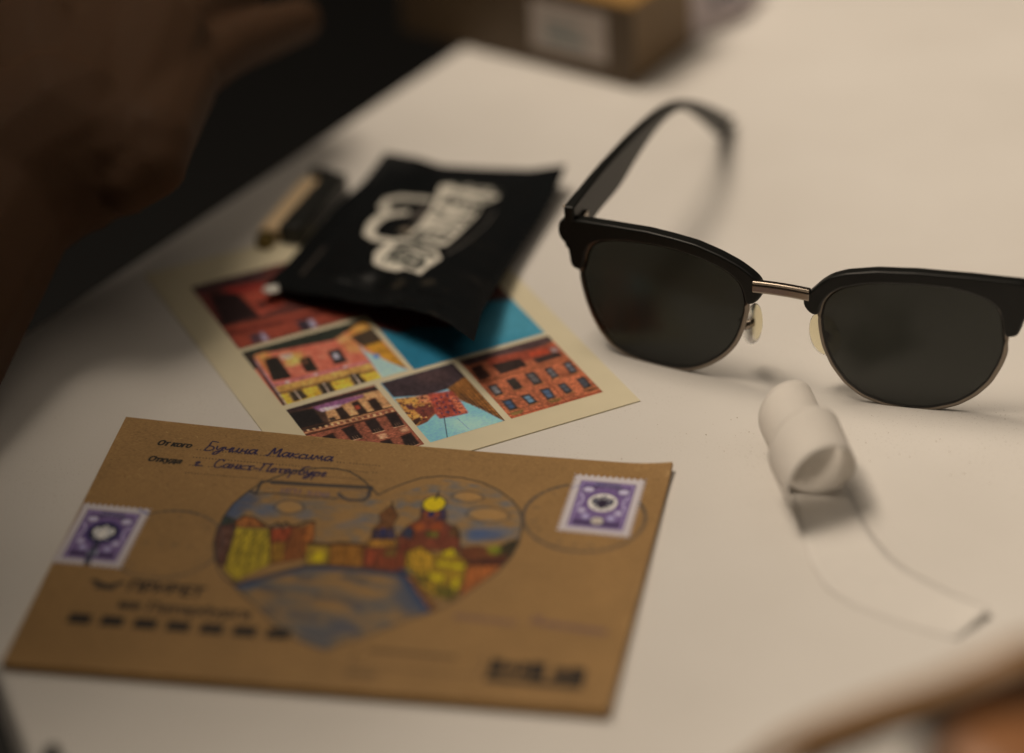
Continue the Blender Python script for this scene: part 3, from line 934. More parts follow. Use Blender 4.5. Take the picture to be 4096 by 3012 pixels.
def d2(c, q):
    P = lambda pts, col, al=1., so=.12: c.poly(q(pts), col, al, so)
    P([(10.1,86.4),(52.7,86.3),(51.4,81.4),(42.9,80.8),(37.8,77.5),(31.6,78),(24.3,78.3),(19.9,78.2),(16.8,82.6),(10.3,81)], (44, 46, 36))
    P([(13.6,82.1),(43,77.6),(43.2,60),(11.6,61.5)], (228, 104, 76))
    P([(39.7,79.5),(43.6,78.1),(43.7,66.5),(39.5,68.9)], (236, 140, 74), .9, 1)
    P([(20.6,78.1),(26.7,76.9),(26.3,70.3),(19.7,70.3)], (244, 166, 76), .9, 1)
    P([(13.6,82.1),(18,81.9),(17.2,74),(14.2,68.2),(13.2,73.3)], (232, 130, 62), .9, .6)
    P([(44.9,82),(51.2,84.7),(51.8,78.8),(43.6,77.3)], (230, 140, 60))
    P([(43.3,77.4),(52.1,79.5),(51.4,69.8),(44.9,69.6)], (72, 54, 38))
    P([(45.2,70.2),(51,70.7),(52,50.4),(48.6,56.1),(46.4,64.2)], (186, 122, 34))
    P([(43.9,72.5),(44.5,66.8),(46.1,63.5),(48.2,57.8),(51.9,50),(42.6,49.1),(43.2,58.4)], (168, 188, 212))
    P([(45.2,64.1),(47.1,64.1),(47.1,61.5),(45.1,61.1)], (92, 124, 204), .9)
    P([(10.5,85.4),(13,82.4),(11.8,73.3),(9.7,73.7)], (56, 42, 34))
    P([(9.7,74.5),(12,73.9),(11.3,58.8),(9.6,58.3)], (214, 96, 70))
    P([(15.1,78.2),(19.4,78),(18.8,64.1),(12.9,64.9)], (42, 34, 28))
    P([(24.7,72.7),(28.2,73),(27.5,63.6),(23.7,64.6)], (44, 36, 28))
    P([(34,72.8),(37.8,72.9),(37.3,64.1),(33.2,64.5)], (46, 38, 34))
    P([(34.7,70.8),(36.3,71.1),(36.1,67),(34.3,67.3)], (206, 188, 204), .9)
    P([(25.3,71.3),(26.4,71.4),(26.2,68.9),(25.1,69.1)], (150, 84, 56), .8)
    P([(20.3,78.3),(23.8,77.8),(23.6,74.9),(19.9,75.1)], (216, 172, 152), .9)
    P([(12.4,63.7),(43.2,61.8),(42.9,59.7),(11.9,61.3)], (206, 108, 100))
    P([(11.9,61.3),(42.9,59.7),(42.7,55.7),(11.3,57.4)], (216, 150, 70))
    for o_ in [(16.5,62.1),(25.9,61.9),(35.3,61.8)]:
        c.ell(*q([o_])[0], .55, .6, (232, 200, 200), .95, .1)
    P([(11.3,56.6),(42.7,55.3),(42.6,49.1),(10.9,49.6)], (232, 166, 50))
    P([(11.2,58.1),(42.7,56.1),(42.6,54.7),(11.1,56.4)], (120, 84, 44), .8)
    for w in ([(14.6,56.2),(18.6,56.1),(19,50.8),(14.2,50.6)], [(23.9,56),(27.9,56),(27.5,49.6),(23.3,49.8)], [(34.4,56.7),(37.3,56.5),(37.7,49.6),(33.7,49.7)]):
        P(w, (62, 48, 34))
        k = q(w)
        m0 = ((k[0][0] + k[1][0]) / 2, (k[0][1] + k[1][1]) / 2); m1 = ((k[2][0] + k[3][0]) / 2, (k[2][1] + k[3][1]) / 2)
        c.stroke([m0, m1], .5, (212, 176, 150), .9)
        c.stroke([k[0], k[3]], .5, (160, 118, 74), .9)
    c.stroke(q([(11.8,79.3),(10.9,49.6)]), .8, (52, 32, 34), 1)
    c.stroke(q([(12.6,79.3),(11.6,49.5)]), .4, (150, 130, 160), .8)


def d3(c, q):
    P = lambda pts, col, al=1., so=.08: c.poly(q(pts), col, al, so)
    P([(19.1,42.1),(39.6,46.4),(39.6,32.6),(18.4,33.3)], (208, 142, 88))
    P([(9.6,47.9),(40.1,46.5),(39.5,44.2),(20.3,45),(9.6,45.3)], (54, 36, 34))
    P([(9.3,46.2),(20.9,43.9),(19,33),(9.6,33.4)], (74, 48, 36))
    P([(10.3,45.3),(17.8,44.3),(17.8,33.6),(9.9,35)], (32, 25, 23))
    P([(17.7,45),(25.3,45),(34.3,43.9),(33.4,42.6),(25.4,41.7),(18.7,42)], (142, 82, 116))
    P([(18.9,43.3),(26.4,42.3),(25.1,40.9),(19.3,40.9)], (206, 168, 180), .9)
    for w in ([(23.4,40.4),(25.8,40.8),(26,33.6),(22.9,33.9)], [(29,41.2),(31.2,41.7),(31.4,33.7),(28.5,33.6)], [(33.7,40.3),(36.5,40.5),(36.2,33.5),(33.5,33.6)]):
        P(w, (48, 32, 26)); k = q(w); c.stroke([k[0], k[1]], .4, (112, 46, 32), .9)
    P([(29.1,39.3),(30.6,39.5),(30.4,37.2),(28.8,36.9)], (180, 66, 40), .9)
    P([(19.8,36.7),(21.6,36.8),(21.6,35),(19.8,35)], (40, 30, 26), .9)
    for k in range(16):
        t = k / 16
        a = np.array([(9.8,34.3)][0]) * (1 - t) + np.array([(39.6,31.6)][0]) * t
        x, y = q([a])[0]
        c.poly([(x, y), (x + .75, y), (x + .75, y + 1.1), (x, y + 1.1)], (214, 158, 104), .9)
    c.stroke(q([(9,35.5),(39.2,33.2)]), .7, (66, 38, 26), 1)
    c.stroke(q([(9.6,31.6),(39.4,29.5)]), .9, (84, 46, 30), 1)
    c.stroke(q([(9.6,32.7),(39.4,30.4)]), .3, (214, 150, 96), .9)
    for w in ([(20.9,29.1),(24.8,29.7),(24.7,21.8),(21.2,22)], [(28.5,30.1),(32.1,30.1),(31.7,22.3),(28.2,22.5)], [(35.3,30.5),(38.7,30.3),(38.2,22.1),(34.8,22.3)], [(34.7,16.8),(38.1,17.3),(38,10.5),(33.6,10.2)], [(14.2,28),(17.8,28.4),(17.7,21.2),(14.2,21.1)], [(28.4,17.2),(31.3,17.3),(31.1,10.2),(27.5,10.9)]):
        k = q(w)
        P(w, (40, 27, 24))
        c.stroke([k[0], k[1]], .55, (70, 36, 26), 1)
        c.stroke([k[2], k[3]], .35, (206, 148, 104), .9)
        for s_ in (.3, .5, .7):
            c.stroke([(k[3][0] + (k[2][0] - k[3][0]) * s_, k[3][1] - .4), (k[3][0] + (k[2][0] - k[3][0]) * s_, k[3][1] - 2.0)], .16, (170, 120, 86), .7)
    for w in ([(35.8,21),(38.4,21.3),(38.3,18.6),(35.8,18.6)], [(28.8,21.1),(31.5,21),(31.4,18.3),(28.9,18.3)]):
        P(w, (206, 142, 100), .9)


def d4(c, q):
    P = lambda pts, col, al=1., so=.1: c.poly(q(pts), col, al, so)
    P([(47.6,20.4),(57,18.2),(65.1,9),(50.6,9.5)], (168, 194, 206), .8, 2.5)
    P([(41.3,47.4),(65.7,47.4),(65.9,37.8),(57.8,34.4),(50.8,34),(41.4,38.1)], (60, 44, 45))
    P([(51.8,48.3),(62.7,45.4),(61.1,38.1),(52.2,40)], (82, 56, 52), .6, 1.5)
    P([(57.5,34.5),(65.4,38.5),(65.1,8.6),(62.1,18.9),(58.3,26.5)], (132, 78, 32))
    P([(60.2,30.6),(64.9,9.5),(62.3,17.6),(58.4,27.6)], (72, 44, 26))
    P([(41.3,37),(47.3,35.1),(51.1,33.8),(49,23.5),(44.7,20.9),(40.6,19.8)], (206, 134, 58))
    P([(43.9,29.2),(49.7,29.8),(49.3,23.8),(44.4,22.2)], (112, 50, 40))
    P([(47.3,35.1),(51.2,34.1),(50.5,29.7),(47.4,30.7)], (222, 120, 74))
    P([(42.6,32.6),(44.8,32.2),(44.1,28.7),(42.7,29.1)], (84, 40, 46))
    P([(41,23.4),(44,24),(43.5,22),(40.9,20.4)], (60, 34, 26))
    P([(44.7,22.9),(48.7,23.7),(44.8,20.5),(40.9,19.6)], (120, 58, 36))
    P([(51.1,34.6),(58.7,32.7),(57.3,18.9),(53.5,19.3),(48.7,20.2),(48.7,23.7)], (164, 64, 46))
    P([(56.1,30.5),(57.8,29.9),(57.5,19.5),(55.3,19.9)], (216, 104, 66))
    for a_, b_ in [(52.3,31.1),(54,30.9),(55.8,30.7),(51.5,28.4),(53.4,28.1),(55.3,27.8),(51.1,25.5),(52.9,25.2),(54.8,24.9),(50.4,22.7),(52.4,22.4),(54.3,22.1),(55.3,20.7)]:
        x, y = q([(a_, b_)])[0]
        c.poly([(x - .3, y - .5), (x + .3, y - .5), (x + .3, y + .5), (x - .3, y + .5)], (52, 44, 70), .9)
    for a_, b_ in [(41.9,33.8),(47.5,33.8),(48.8,33.5),(41.3,27.9),(40.2,26.2)]:
        x, y = q([(a_, b_)])[0]
        c.poly([(x - .5, y - .7), (x + .5, y - .7), (x + .5, y + .7), (x - .5, y + .7)], (80, 48, 38), .9)
    rr = random.Random(5)
    for _ in range(70):
        t_, s0 = rr.random(), rr.random()
        a0_ = np.array([(50.8,34)][0]) * (1 - t_) + np.array([(58.5,32.3)][0]) * t_
        a1_ = np.array([(49,20.4)][0]) * (1 - t_) + np.array([(57.1,19.4)][0]) * t_
        x, y = q([a0_ * (1 - s0) + a1_ * s0])[0]
        c.poly([(x - .22, y - .35), (x + .22, y - .35), (x + .22, y + .35), (x - .22, y + .35)], rr.choice([(60, 40, 52), (110, 46, 40), (206, 110, 80), (90, 70, 90)]), .8)
    for _ in range(60):
        t_, s0 = rr.random(), rr.random()
        a0_ = np.array([(42.1,36.1)][0]) * (1 - t_) + np.array([(50.8,34)][0]) * t_
        a1_ = np.array([(41,20.7)][0]) * (1 - t_) + np.array([(48.7,23.7)][0]) * t_
        x, y = q([a0_ * (1 - s0) + a1_ * s0])[0]
        c.poly([(x - .3, y - .4), (x + .3, y - .4), (x + .3, y + .4), (x - .3, y + .4)], rr.choice([(84, 46, 34), (226, 160, 84), (150, 70, 44), (60, 36, 34)]), .7)
    for k in range(14):
        t_ = k / 13
        a0_ = np.array([(58,33.9)][0]) * (1 - t_) + np.array([(65.2,38.2)][0]) * t_
        a1_ = np.array([(58.8,25.8)][0]) * (1 - t_) + np.array([(65.1,9.4)][0]) * t_
        c.stroke(q([a0_, a1_]), .3, (86, 48, 26) if k % 2 else (168, 104, 48), .6)
    c.stroke(q([(50,19.9),(46.3,9.3)]), .22, (28, 30, 36), 1)
    c.stroke(q([(53.3,18),(53.9,10.7)]), .12, (70, 90, 105), .8)
    c.stroke(q([(65.2,38.2),(65.2,9.3)]), .5, (96, 56, 30), .8)


def d5(c, q):
    P = lambda pts, col, al=1., so=.1: c.poly(q(pts), col, al, so)
    P([(67.4,47.6),(97.9,47.9),(97.6,43.8),(90.1,42.2),(74.3,43.7),(67.7,43.7)], (76, 52, 48))
    P([(74.6,44.4),(97.6,42.1),(96.4,36.1),(74.4,38.7)], (150, 62, 40))
    P([(87.6,41.1),(96.7,40.1),(92.5,38.3),(87.8,38.9)], (186, 62, 34), .9)
    P([(68.6,42),(71.9,42.2),(71.9,34.4),(67.8,33.9)], (70, 40, 32))
    P([(75,40.4),(84.2,39.7),(84.3,34.7),(75.1,34)], (52, 36, 30))
    P([(87.2,37.2),(95.4,37.5),(96.4,34.4),(87.5,34.1)], (58, 40, 34))
    P([(94.4,40.6),(96.7,40.1),(96.7,37.6),(94.1,37.4)], (150, 130, 124), .8)
    c.stroke(q([(67.3,33),(84.8,31.9)]), .8, (128, 66, 36), 1)
    c.stroke(q([(85.1,32.6),(99.3,31.9)]), .6, (134, 70, 38), 1)
    c.stroke(q([(85.6,26.6),(85.6,10.6)]), .4, (140, 64, 36), .9)
    c.stroke(q([(66.3,10.7),(97.6,10.2)]), .7, (150, 66, 40), .9)
    c.stroke(q([(66.3,17.6),(90.8,18)]), .25, (132, 62, 38), .8)
    wins = [[(68.7,29.8),(71.5,29.8),(71.1,23.6),(68.4,23.4)], [(75,30.2),(77.9,30.2),(77.7,23.8),(74.8,23.7)], [(81.4,30.7),(84.6,30.5),(84.1,23.5),(81.1,23.3)], [(87.8,30.3),(90.3,30.5),(90.1,24.1),(87.5,23.8)], [(94.2,30.7),(96.6,30.6),(96.2,23.8),(93.6,23.6)],
            [(68.7,20.2),(71.8,20),(71.4,14),(68.6,13.9)], [(75,19.8),(77.8,19.8),(78,14.2),(75.1,14.1)], [(81.3,20.2),(84.5,20),(83.9,13.9),(81.1,13.8)], [(87.3,20),(89.8,20.2),(89.9,14.5),(87.3,14)], [(93.7,20.4),(96.5,20.4),(96,14.3),(93.4,14)]]
    cols = [(150, 140, 136), (62, 48, 36), (110, 98, 92), (104, 96, 94), (112, 108, 112), (64, 84, 110), (110, 140, 158), (82, 98, 122), (84, 84, 88), (72, 70, 74)]
    for w, cc in zip(wins, cols):
        P(w, (50, 42, 40)); k = q(w)
        cx = sum(z[0] for z in k) / 4; cy = sum(z[1] for z in k) / 4
        c.poly([(cx + (x - cx) * .62, cy + (y - cy) * .7) for x, y in k], cc, .85, .08)
        c.stroke([((k[0][0] + k[3][0]) / 2, (k[0][1] + k[3][1]) / 2), ((k[1][0] + k[2][0]) / 2, (k[1][1] + k[2][1]) / 2)], .25, (40, 34, 34), .9)
        c.stroke([(k[3][0] - .3, k[3][1] + .3), (k[2][0] + .3, k[2][1] + .3)], .35, (150, 96, 48), .9)
    P([(68,12.8),(72.9,12.8),(71.2,11),(68.4,11)], (120, 92, 44), .9)
    P([(80.8,13.4),(85.5,13),(84,11.5),(81.2,11.6)], (120, 84, 40), .9)
    P([(92.5,13.1),(98.4,13.3),(97.6,11.8),(93.5,11.7)], (120, 70, 40), .9)


photo(10.4, 97.4, 49.5, 132.3, .3, (110, 52, 40), d1, 'large upside-down photo of a red brick house under turquoise sky', cut=(53.0, 87.6))
photo(10.4, 51.6, 50.2, 85.6, .2, (216, 112, 68), d2, 'upside-down photo of a coral and yellow shuttered facade')
photo(10.4, 39.1, 9.7, 47.5, .18, (146, 76, 52), d3, 'upside-down photo of a brick shop house with a pale first floor')
photo(41.0, 65.1, 9.7, 47.5, .18, (124, 170, 188), d4, 'upside-down photo of a narrow lane under blue sky')
photo(67.2, 97.5, 9.7, 47.5, .18, (172, 88, 54), d5, 'upside-down photo of an orange brick block with rows of windows')

# ------------------------------------------------------------------ black foil sachet on the postcard
top_c = [(40,169,9),(51.7,167.9,8),(59.5,168.7,5),(74,169.3,4.5),(90.5,167.8,5.5),(103.4,165.7,9)]
bot_c = [(19.7,83.1,4),(37.4,75.9,6),(59.7,67.7,9),(77.2,56.9,13),(88.9,46,16),(98.7,33.5,18)]
lef_c = [(40,169,9),(35.1,153.8,5),(29.8,139.5,4),(23.2,102.2,3.5),(19.7,83.1,4)]
rig_c = [(103.4,165.7,9),(102.4,149.4,6),(100,130.3,5),(97.2,109.3,6),(96,84.7,9),(96.1,57.6,14),(98.7,33.5,18)]


def resamp(pts, n):
    P = np.array(pts, float)
    d = np.r_[0, np.cumsum(np.linalg.norm(np.diff(P, axis=0), axis=1))]
    t = np.linspace(0, d[-1], 200)
    Q = np.stack([np.interp(t, d, P[:, k]) for k in range(3)], 1)
    for _ in range(12):
        Q[1:-1] = .25 * Q[:-2] + .5 * Q[1:-1] + .25 * Q[2:]
    tt_ = np.linspace(0, t[-1], n)
    return np.stack([np.interp(tt_, t, Q[:, k]) for k in range(3)], 1)


SNX, SNY = 190, 250
ct, cb_, cl, cr = resamp(top_c, SNX), resamp(bot_c, SNX), resamp(lef_c, SNY), resamp(rig_c, SNY)
s_ = np.linspace(0, 1, SNX)[None, :, None]; t_ = np.linspace(0, 1, SNY)[:, None, None]
SP = (1 - t_) * ct[None] + t_ * cb_[None] + (1 - s_) * cl[:, None] + s_ * cr[:, None] - ((1 - t_) * (1 - s_) * ct[0] + (1 - t_) * s_ * ct[-1] + t_ * (1 - s_) * cb_[0] + t_ * s_ * cb_[-1])
s2, t2 = s_[..., 0], t_[..., 0]
SP[..., 2] += 5.0 * np.clip(np.sin(math.pi * np.clip((s2 - .06) / .88, 0, 1)), 0, 1) ** .6 * np.clip(np.sin(math.pi * np.clip((t2 - .08) / .80, 0, 1)), 0, 1) ** .7
wr = (vnoise(SNY, SNX, 9, 5) - .5) * 2.0 + (vnoise(SNY, SNX, 20, 8) - .5) * 1.1 + (vnoise(SNY, SNX, 40, 16) - .5) * .3
wr = wr + 0.14 * np.sin(60 * s2 + 6 * np.sin(9 * t2)) * np.clip((t2 - .72) / .2, 0, 1)
SP[..., 2] += wr * np.clip(t2 * 1.4 - .1, 0, 1) * np.sin(math.pi * s2)
SP[..., 2] = np.maximum(SP[..., 2], 1.2)
sv = Canvas(70, 90, SNX, SNY, (14, 14, 13))
CRM = (206, 186, 160); DK = (74, 74, 62); GR = (84, 74, 64)
band = [(26.6,11.4),(31.2,10.2),(39,10.7),(47.3,12.5),(49.2,15.2),(45.9,21.3),(47.5,29),(47.4,36.1),(46.8,42.7),(45.5,50.7),(43.5,52.8),(43.5,55.3),(46.3,59),(44.2,64.2),(42,70.6),(36,68.7),(33.8,71.1),(29.3,70.2),(25.3,67.4),(24.1,62.4),(26,57.9),(28.2,53.3),(31.2,48.1),(32.2,39.8),(31.7,30.4),(29.5,21.7),(27.2,15.1)]
sv.poly(band, CRM, 1)
loop = [(27,54.8),(22.3,53.6),(18.3,50.5),(17.5,45.1),(18.7,39.1),(21.1,35.7),(24.5,34.3)]
sv.stroke(loop, 3.4, CRM, 1)
sv.stroke([(21.3,36.2),(18.1,34.8),(15.8,31.4),(15.4,26.9),(18.3,23.7),(23.8,22.6),(27.8,23.2)], 3.0, CRM, .9)
sv.poly([(27,36.9),(28.7,28.9),(29.4,24.5),(31.6,32.5),(31.4,41.1)], (96, 82, 70), .8, .6)
sv.poly([(26.5,47.9),(28.2,44.2),(31.1,44.9),(30.8,48.8)], (150, 124, 98), .8, .6)
# lettering along the band, first letter at the bottom
base_l = [(39.4,69.5),(43.5,60.9),(43.4,50.3),(45.2,42.7),(46.3,35.8),(45.9,28.4),(45.2,20.4),(47.7,15)]
head_l = [(26.8,64.1),(28.2,57.7),(31.6,50.7),(33.7,42.6),(33.1,34.3),(31.6,25.6),(30.6,18.9),(28.9,12.7)]
word = 'SNEAKERS'
for i, ch in enumerate(word):
    b0, h0 = np.array(base_l[i]), np.array(head_l[i])
    nx_ = np.array(base_l[min(i + 1, 7)]) - b0 if i < 7 else b0 - np.array(base_l[i - 1])
    adv = nx_ * .78
    up_ = h0 - b0
    for bold_, col_, sx_, sy_, o_ in ((.09, (46, 44, 38), 1.0, .84, (.0, .06)), (.0, CRM, .72, .60, (.13, .17))):
        for tri in text_tris(ch, 0, bold_, sx_, sy_):
            sv.poly([tuple(b0 + up_ * o_[1] + adv * (.06 + o_[0] + a) + up_ * b) for a, b in tri], col_, .9)
sv.stroke([(28.5,66.7),(28.5,62.9),(31.1,61.5),(33.5,62.8),(32.8,65.7),(30.4,66)], 1.0, DK, .9)
sv.stroke([(32.5,57.3),(34.9,55.4),(39.6,54.5)], 1.0, DK, .8)
sv.stroke([(34.8,66),(37.6,61.9),(41.1,61.2)], 1.2, DK, .8)
tg = [(52,23.7),(52.7,31.9),(51.7,41),(50.1,48.4),(47.6,55.1)]
for k in range(26):
    t = k / 25 * 4; i = min(3, int(t)); f_ = t - i
    p_ = np.array(tg[i]) * (1 - f_) + np.array(tg[i + 1]) * f_
    sv.ell(p_[0], p_[1], .55, .9, GR, .7)
ls = [(6.8,78),(7.3,70.1),(7.8,62.2)]
for k in range(12):
    t = k / 11
    p_ = np.array(ls[0]) * (1 - t) + np.array(ls[2]) * t
    sv.ell(p_[0], p_[1], .7, .8, (70, 58, 48), .8)
for q_ in [(35.4,77.3),(36.7,75.2),(45,74.1),(46.8,72.4)]:
    sv.ell(q_[0], q_[1], 1.6, 1.3, (66, 54, 40), .8, .6)
m_foil = mat_print('black_foil', 0.24, spec=0.36)
m_foil2 = mat_simple('black_foil_back', (0.010, 0.010, 0.009), 0.45)
SB = SP.reshape(-1, 3).mean(0); SB[2] = 0.5
sach = empty('foil_sachet', SB, 'crumpled black foil sachet with cream lettering lying on the postcard', 'sachet')
grid_obj('front_film', SP[::-1], m_foil, sach, sv.out()[::-1], base=SB, flip=True)
BPt = SP[::4, ::4].copy()
h_ = BPt[..., 2]
es = np.minimum(np.linspace(0, 1, BPt.shape[1])[None] , 1 - np.linspace(0, 1, BPt.shape[1])[None]); et = np.minimum(np.linspace(0, 1, BPt.shape[0])[:, None], 1 - np.linspace(0, 1, BPt.shape[0])[:, None])
ed = np.clip(np.minimum(es, et) / .12, 0, 1)
BPt[..., 2] = np.maximum(.6, h_ - .12 - ed * 5.5)
grid_obj('back_film', BPt[::-1], m_foil2, sach, base=SB)
# small white patch on the left corner
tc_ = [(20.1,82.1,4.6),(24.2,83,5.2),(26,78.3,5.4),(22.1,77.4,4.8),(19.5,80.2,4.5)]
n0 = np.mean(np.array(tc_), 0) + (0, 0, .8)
mesh_obj('white_corner', tc_ + [tuple(n0)] + [(a, b, c - .4) for a, b, c in tc_], [(i, (i + 1) % 5, 5) for i in range(5)] + [(i, 6 + i, 6 + (i + 1) % 5, (i + 1) % 5) for i in range(5)], mat_simple('white_patch', (0.82, 0.80, 0.76), 0.3), sach, base=SB)

# ------------------------------------------------------------------ sunglasses
GO, GU, GV, GN = (np.array(x) for x in ([195.74343, 43.57193, 0.16043], [0.97996, -0.19917, 0.0], [0.01389, 0.06835, 0.99756], [-0.19868, -0.97757, 0.06975]))
GK, GXC = 0.0016, -7.0


def gw(x, y, z=0.0):
    return GO + x * GU + y * GV + (z - GK * (x - GXC) ** 2) * GN


gls = empty('sunglasses', (GO[0], GO[1] + 20, 0), 'black browline sunglasses with dark lenses standing open on the table', 'sunglasses')
GB = np.array((GO[0], GO[1] + 20, 0))
m_acet = mat_simple('black_acetate', (0.006, 0.0065, 0.006), 0.42, spec=0.32, bump=0.03, bscale=3000)
m_metal = mat_simple('gunmetal_wire', (0.32, 0.275, 0.23), 0.24, 1.0)
m_lensrim = mat_simple('brushed_wire', (0.24, 0.205, 0.17), 0.38, 1.0)


def mat_lens():
    m = bpy.data.materials.new('smoked_lens'); m.use_nodes = True
    nt = m.node_tree; nt.nodes.clear()
    o = nt.nodes.new('ShaderNodeOutputMaterial')
    tr = nt.nodes.new('ShaderNodeBsdfTransparent'); tr.inputs[0].default_value = (0.155, 0.162, 0.152, 1)
    gl = nt.nodes.new('ShaderNodeBsdfGlossy'); gl.inputs['Roughness'].default_value = 0.2; gl.inputs[0].default_value = (1, 1, 1, 1)
    fr = nt.nodes.new('ShaderNodeFresnel'); fr.inputs[0].default_value = 1.36
    mx = nt.nodes.new('ShaderNodeMixShader')
    nt.links.new(fr.outputs[0], mx.inputs[0]); nt.links.new(tr.outputs[0], mx.inputs[1]); nt.links.new(gl.outputs[0], mx.inputs[2])
    nt.links.new(mx.outputs[0], o.inputs[0])
    return m


m_lens = mat_lens()
m_pad = mat_new('nose_pad_silicone')
m_pad, _nt, _b = m_pad
_b.inputs['Base Color'].default_value = (0.90, 0.84, 0.62, 1)
_b.inputs['Roughness'].default_value = 0.18
_b.inputs['Transmission Weight'].default_value = 0.95
_b.inputs['IOR'].default_value = 1.25


def smooth_closed(pts, n, it=2):
    P = np.array(pts, float)
    Q = np.vstack([P, P[:1]])
    d = np.r_[0, np.cumsum(np.linalg.norm(np.diff(Q, axis=0), axis=1))]
    t = np.linspace(0, d[-1], n, endpoint=False)
    R = np.stack([np.interp(t, d, Q[:, k]) for k in range(P.shape[1])], 1)
    for _ in range(it):
        R = .25 * np.roll(R, 1, 0) + .5 * R + .25 * np.roll(R, -1, 0)
    return R


def slab(name, outline, z0, z1, mat, parent, bev=0.0, dome=0.0, seg=2):
    n = len(outline)
    bm = bmesh.new()
    f = [bm.verts.new(gw(x, y, z1)) for x, y in outline]
    b = [bm.verts.new(gw(x, y, z0)) for x, y in outline]
    bm.faces.new(f); bm.faces.new(b[::-1])
    for i in range(n):
        j = (i + 1) % n
        bm.faces.new((f[i], b[i], b[j], f[j]))
    o = bm_obj(name, bm, mat, parent, smooth=True, base=GB)
    if bev:
        bevel(o, bev, seg, 40)
    m = o.modifiers.new('wn', 'WEIGHTED_NORMAL'); m.keep_sharp = False
    return o


def tube(name, pts, r, mat, parent, closed=False, seg=10, base=None, sy=1.0):
    P = np.array(pts, float); n = len(P)
    T = np.roll(P, -1, 0) - np.roll(P, 1, 0) if closed else np.gradient(P, axis=0)
    T /= np.linalg.norm(T, axis=1)[:, None] + 1e-9
    ref = np.array([0, 0, 1.0]) if abs(T[:, 2]).mean() < .8 else np.array([0, 1.0, 0])
    rr = np.broadcast_to(np.asarray(r, float), (n,))
    A = np.cross(T, ref); A /= np.linalg.norm(A, axis=1)[:, None] + 1e-9
    Bv = np.cross(A, T)
    verts, faces = [], []
    for i in range(n):
        for k in range(seg):
            a = 2 * math.pi * k / seg
            verts.append(P[i] + rr[i] * (A[i] * math.cos(a) + sy * Bv[i] * math.sin(a)))
    for i in range(n if closed else n - 1):
        j = (i + 1) % n
        for k in range(seg):
            l = (k + 1) % seg
            faces.append((i * seg + k, j * seg + k, j * seg + l, i * seg + l))
    if not closed:
        faces.append(tuple(range(seg))[::-1]); faces.append(tuple((n - 1) * seg + k for k in range(seg)))
    return mesh_obj(name, verts, faces, mat, parent, True, base=GB if base is None else base)


# traced from measured outlines, mm in the plane of the front
browL = [(-72.16,26.63),(-73.24,26.27),(-75.17,26.26),(-76.24,27),(-76.65,28.72),(-77.04,31.46),(-77.66,33.33),(-78.94,34.41),(-80.44,35.64),(-80.84,37.76),(-80.67,40.22),(-79.47,41.65),(-72.82,42.92),(-62.35,43.83),(-50.14,44.59),(-42.19,44.3),(-34.38,43.6),(-26.66,41.64),(-20.94,39.48),(-17.51,37.54),(-14.85,35.65),(-13.89,34.05),(-13.11,32.41),(-13.44,30.57),(-14.71,28.56),(-16.57,27.23),(-18.26,26.92)]
topL = [(-72.24,27.83),(-71.46,32.08),(-69.94,35.29),(-67.4,37.2),(-63.21,38.64),(-56.21,39.95),(-48.14,40.56),(-40.21,40.46),(-32.4,39.27),(-26.61,37.63),(-22.77,35.79),(-20.08,33.33),(-18.89,30.38),(-18.38,27.3)]
rimL = [(-73.45,25.21),(-72.64,20.92),(-71.2,15.96),(-69.1,11.15),(-66.15,6.54),(-62.36,2.97),(-57.32,0.94),(-50.69,0.11),(-44.55,-0.06),(-39.3,0.34),(-35.31,1.45),(-30.98,3.76),(-26.71,7),(-23.84,10.04),(-21.59,13.53),(-19.93,17.89),(-18.87,22.51),(-18.18,26.04)]
rimR = [(57.77,25.71),(57.75,20.8),(56.49,16.48),(53.77,10.72),(49.73,6.15),(44.96,2.82),(37.92,0.34),(31.66,-0.4),(24,0.35),(17.5,2.35),(12.39,5.93),(8.39,11.02),(5.6,16.89),(4.48,21.71),(3.88,26.58)]
topR = [(4.34,28.07),(4.59,30.57),(5.44,32.45),(7.3,34.83),(10.31,37),(16.58,39.11),(22.82,40.24),(32.11,40.75),(41.3,40.64),(47.42,39.47),(52.33,37.81),(55.47,35.29),(56.86,31.93),(57.34,26.75)]
browR_in = [(61.94,43.85),(47.15,44.53),(31.94,44.58),(20.18,43.71),(11.42,41.88),(7.01,40.02),(3.87,37.47),(1.49,34.66),(-0.22,32.99),(-0.83,31.49),(-0.59,29.77),(0.57,28.19),(1.9,27.19),(3.53,27.09),(4.17,27.47)]
browR_lo = [(57.48,26.27),(60.77,26.51),(61.59,27.75),(62.04,30.22)]
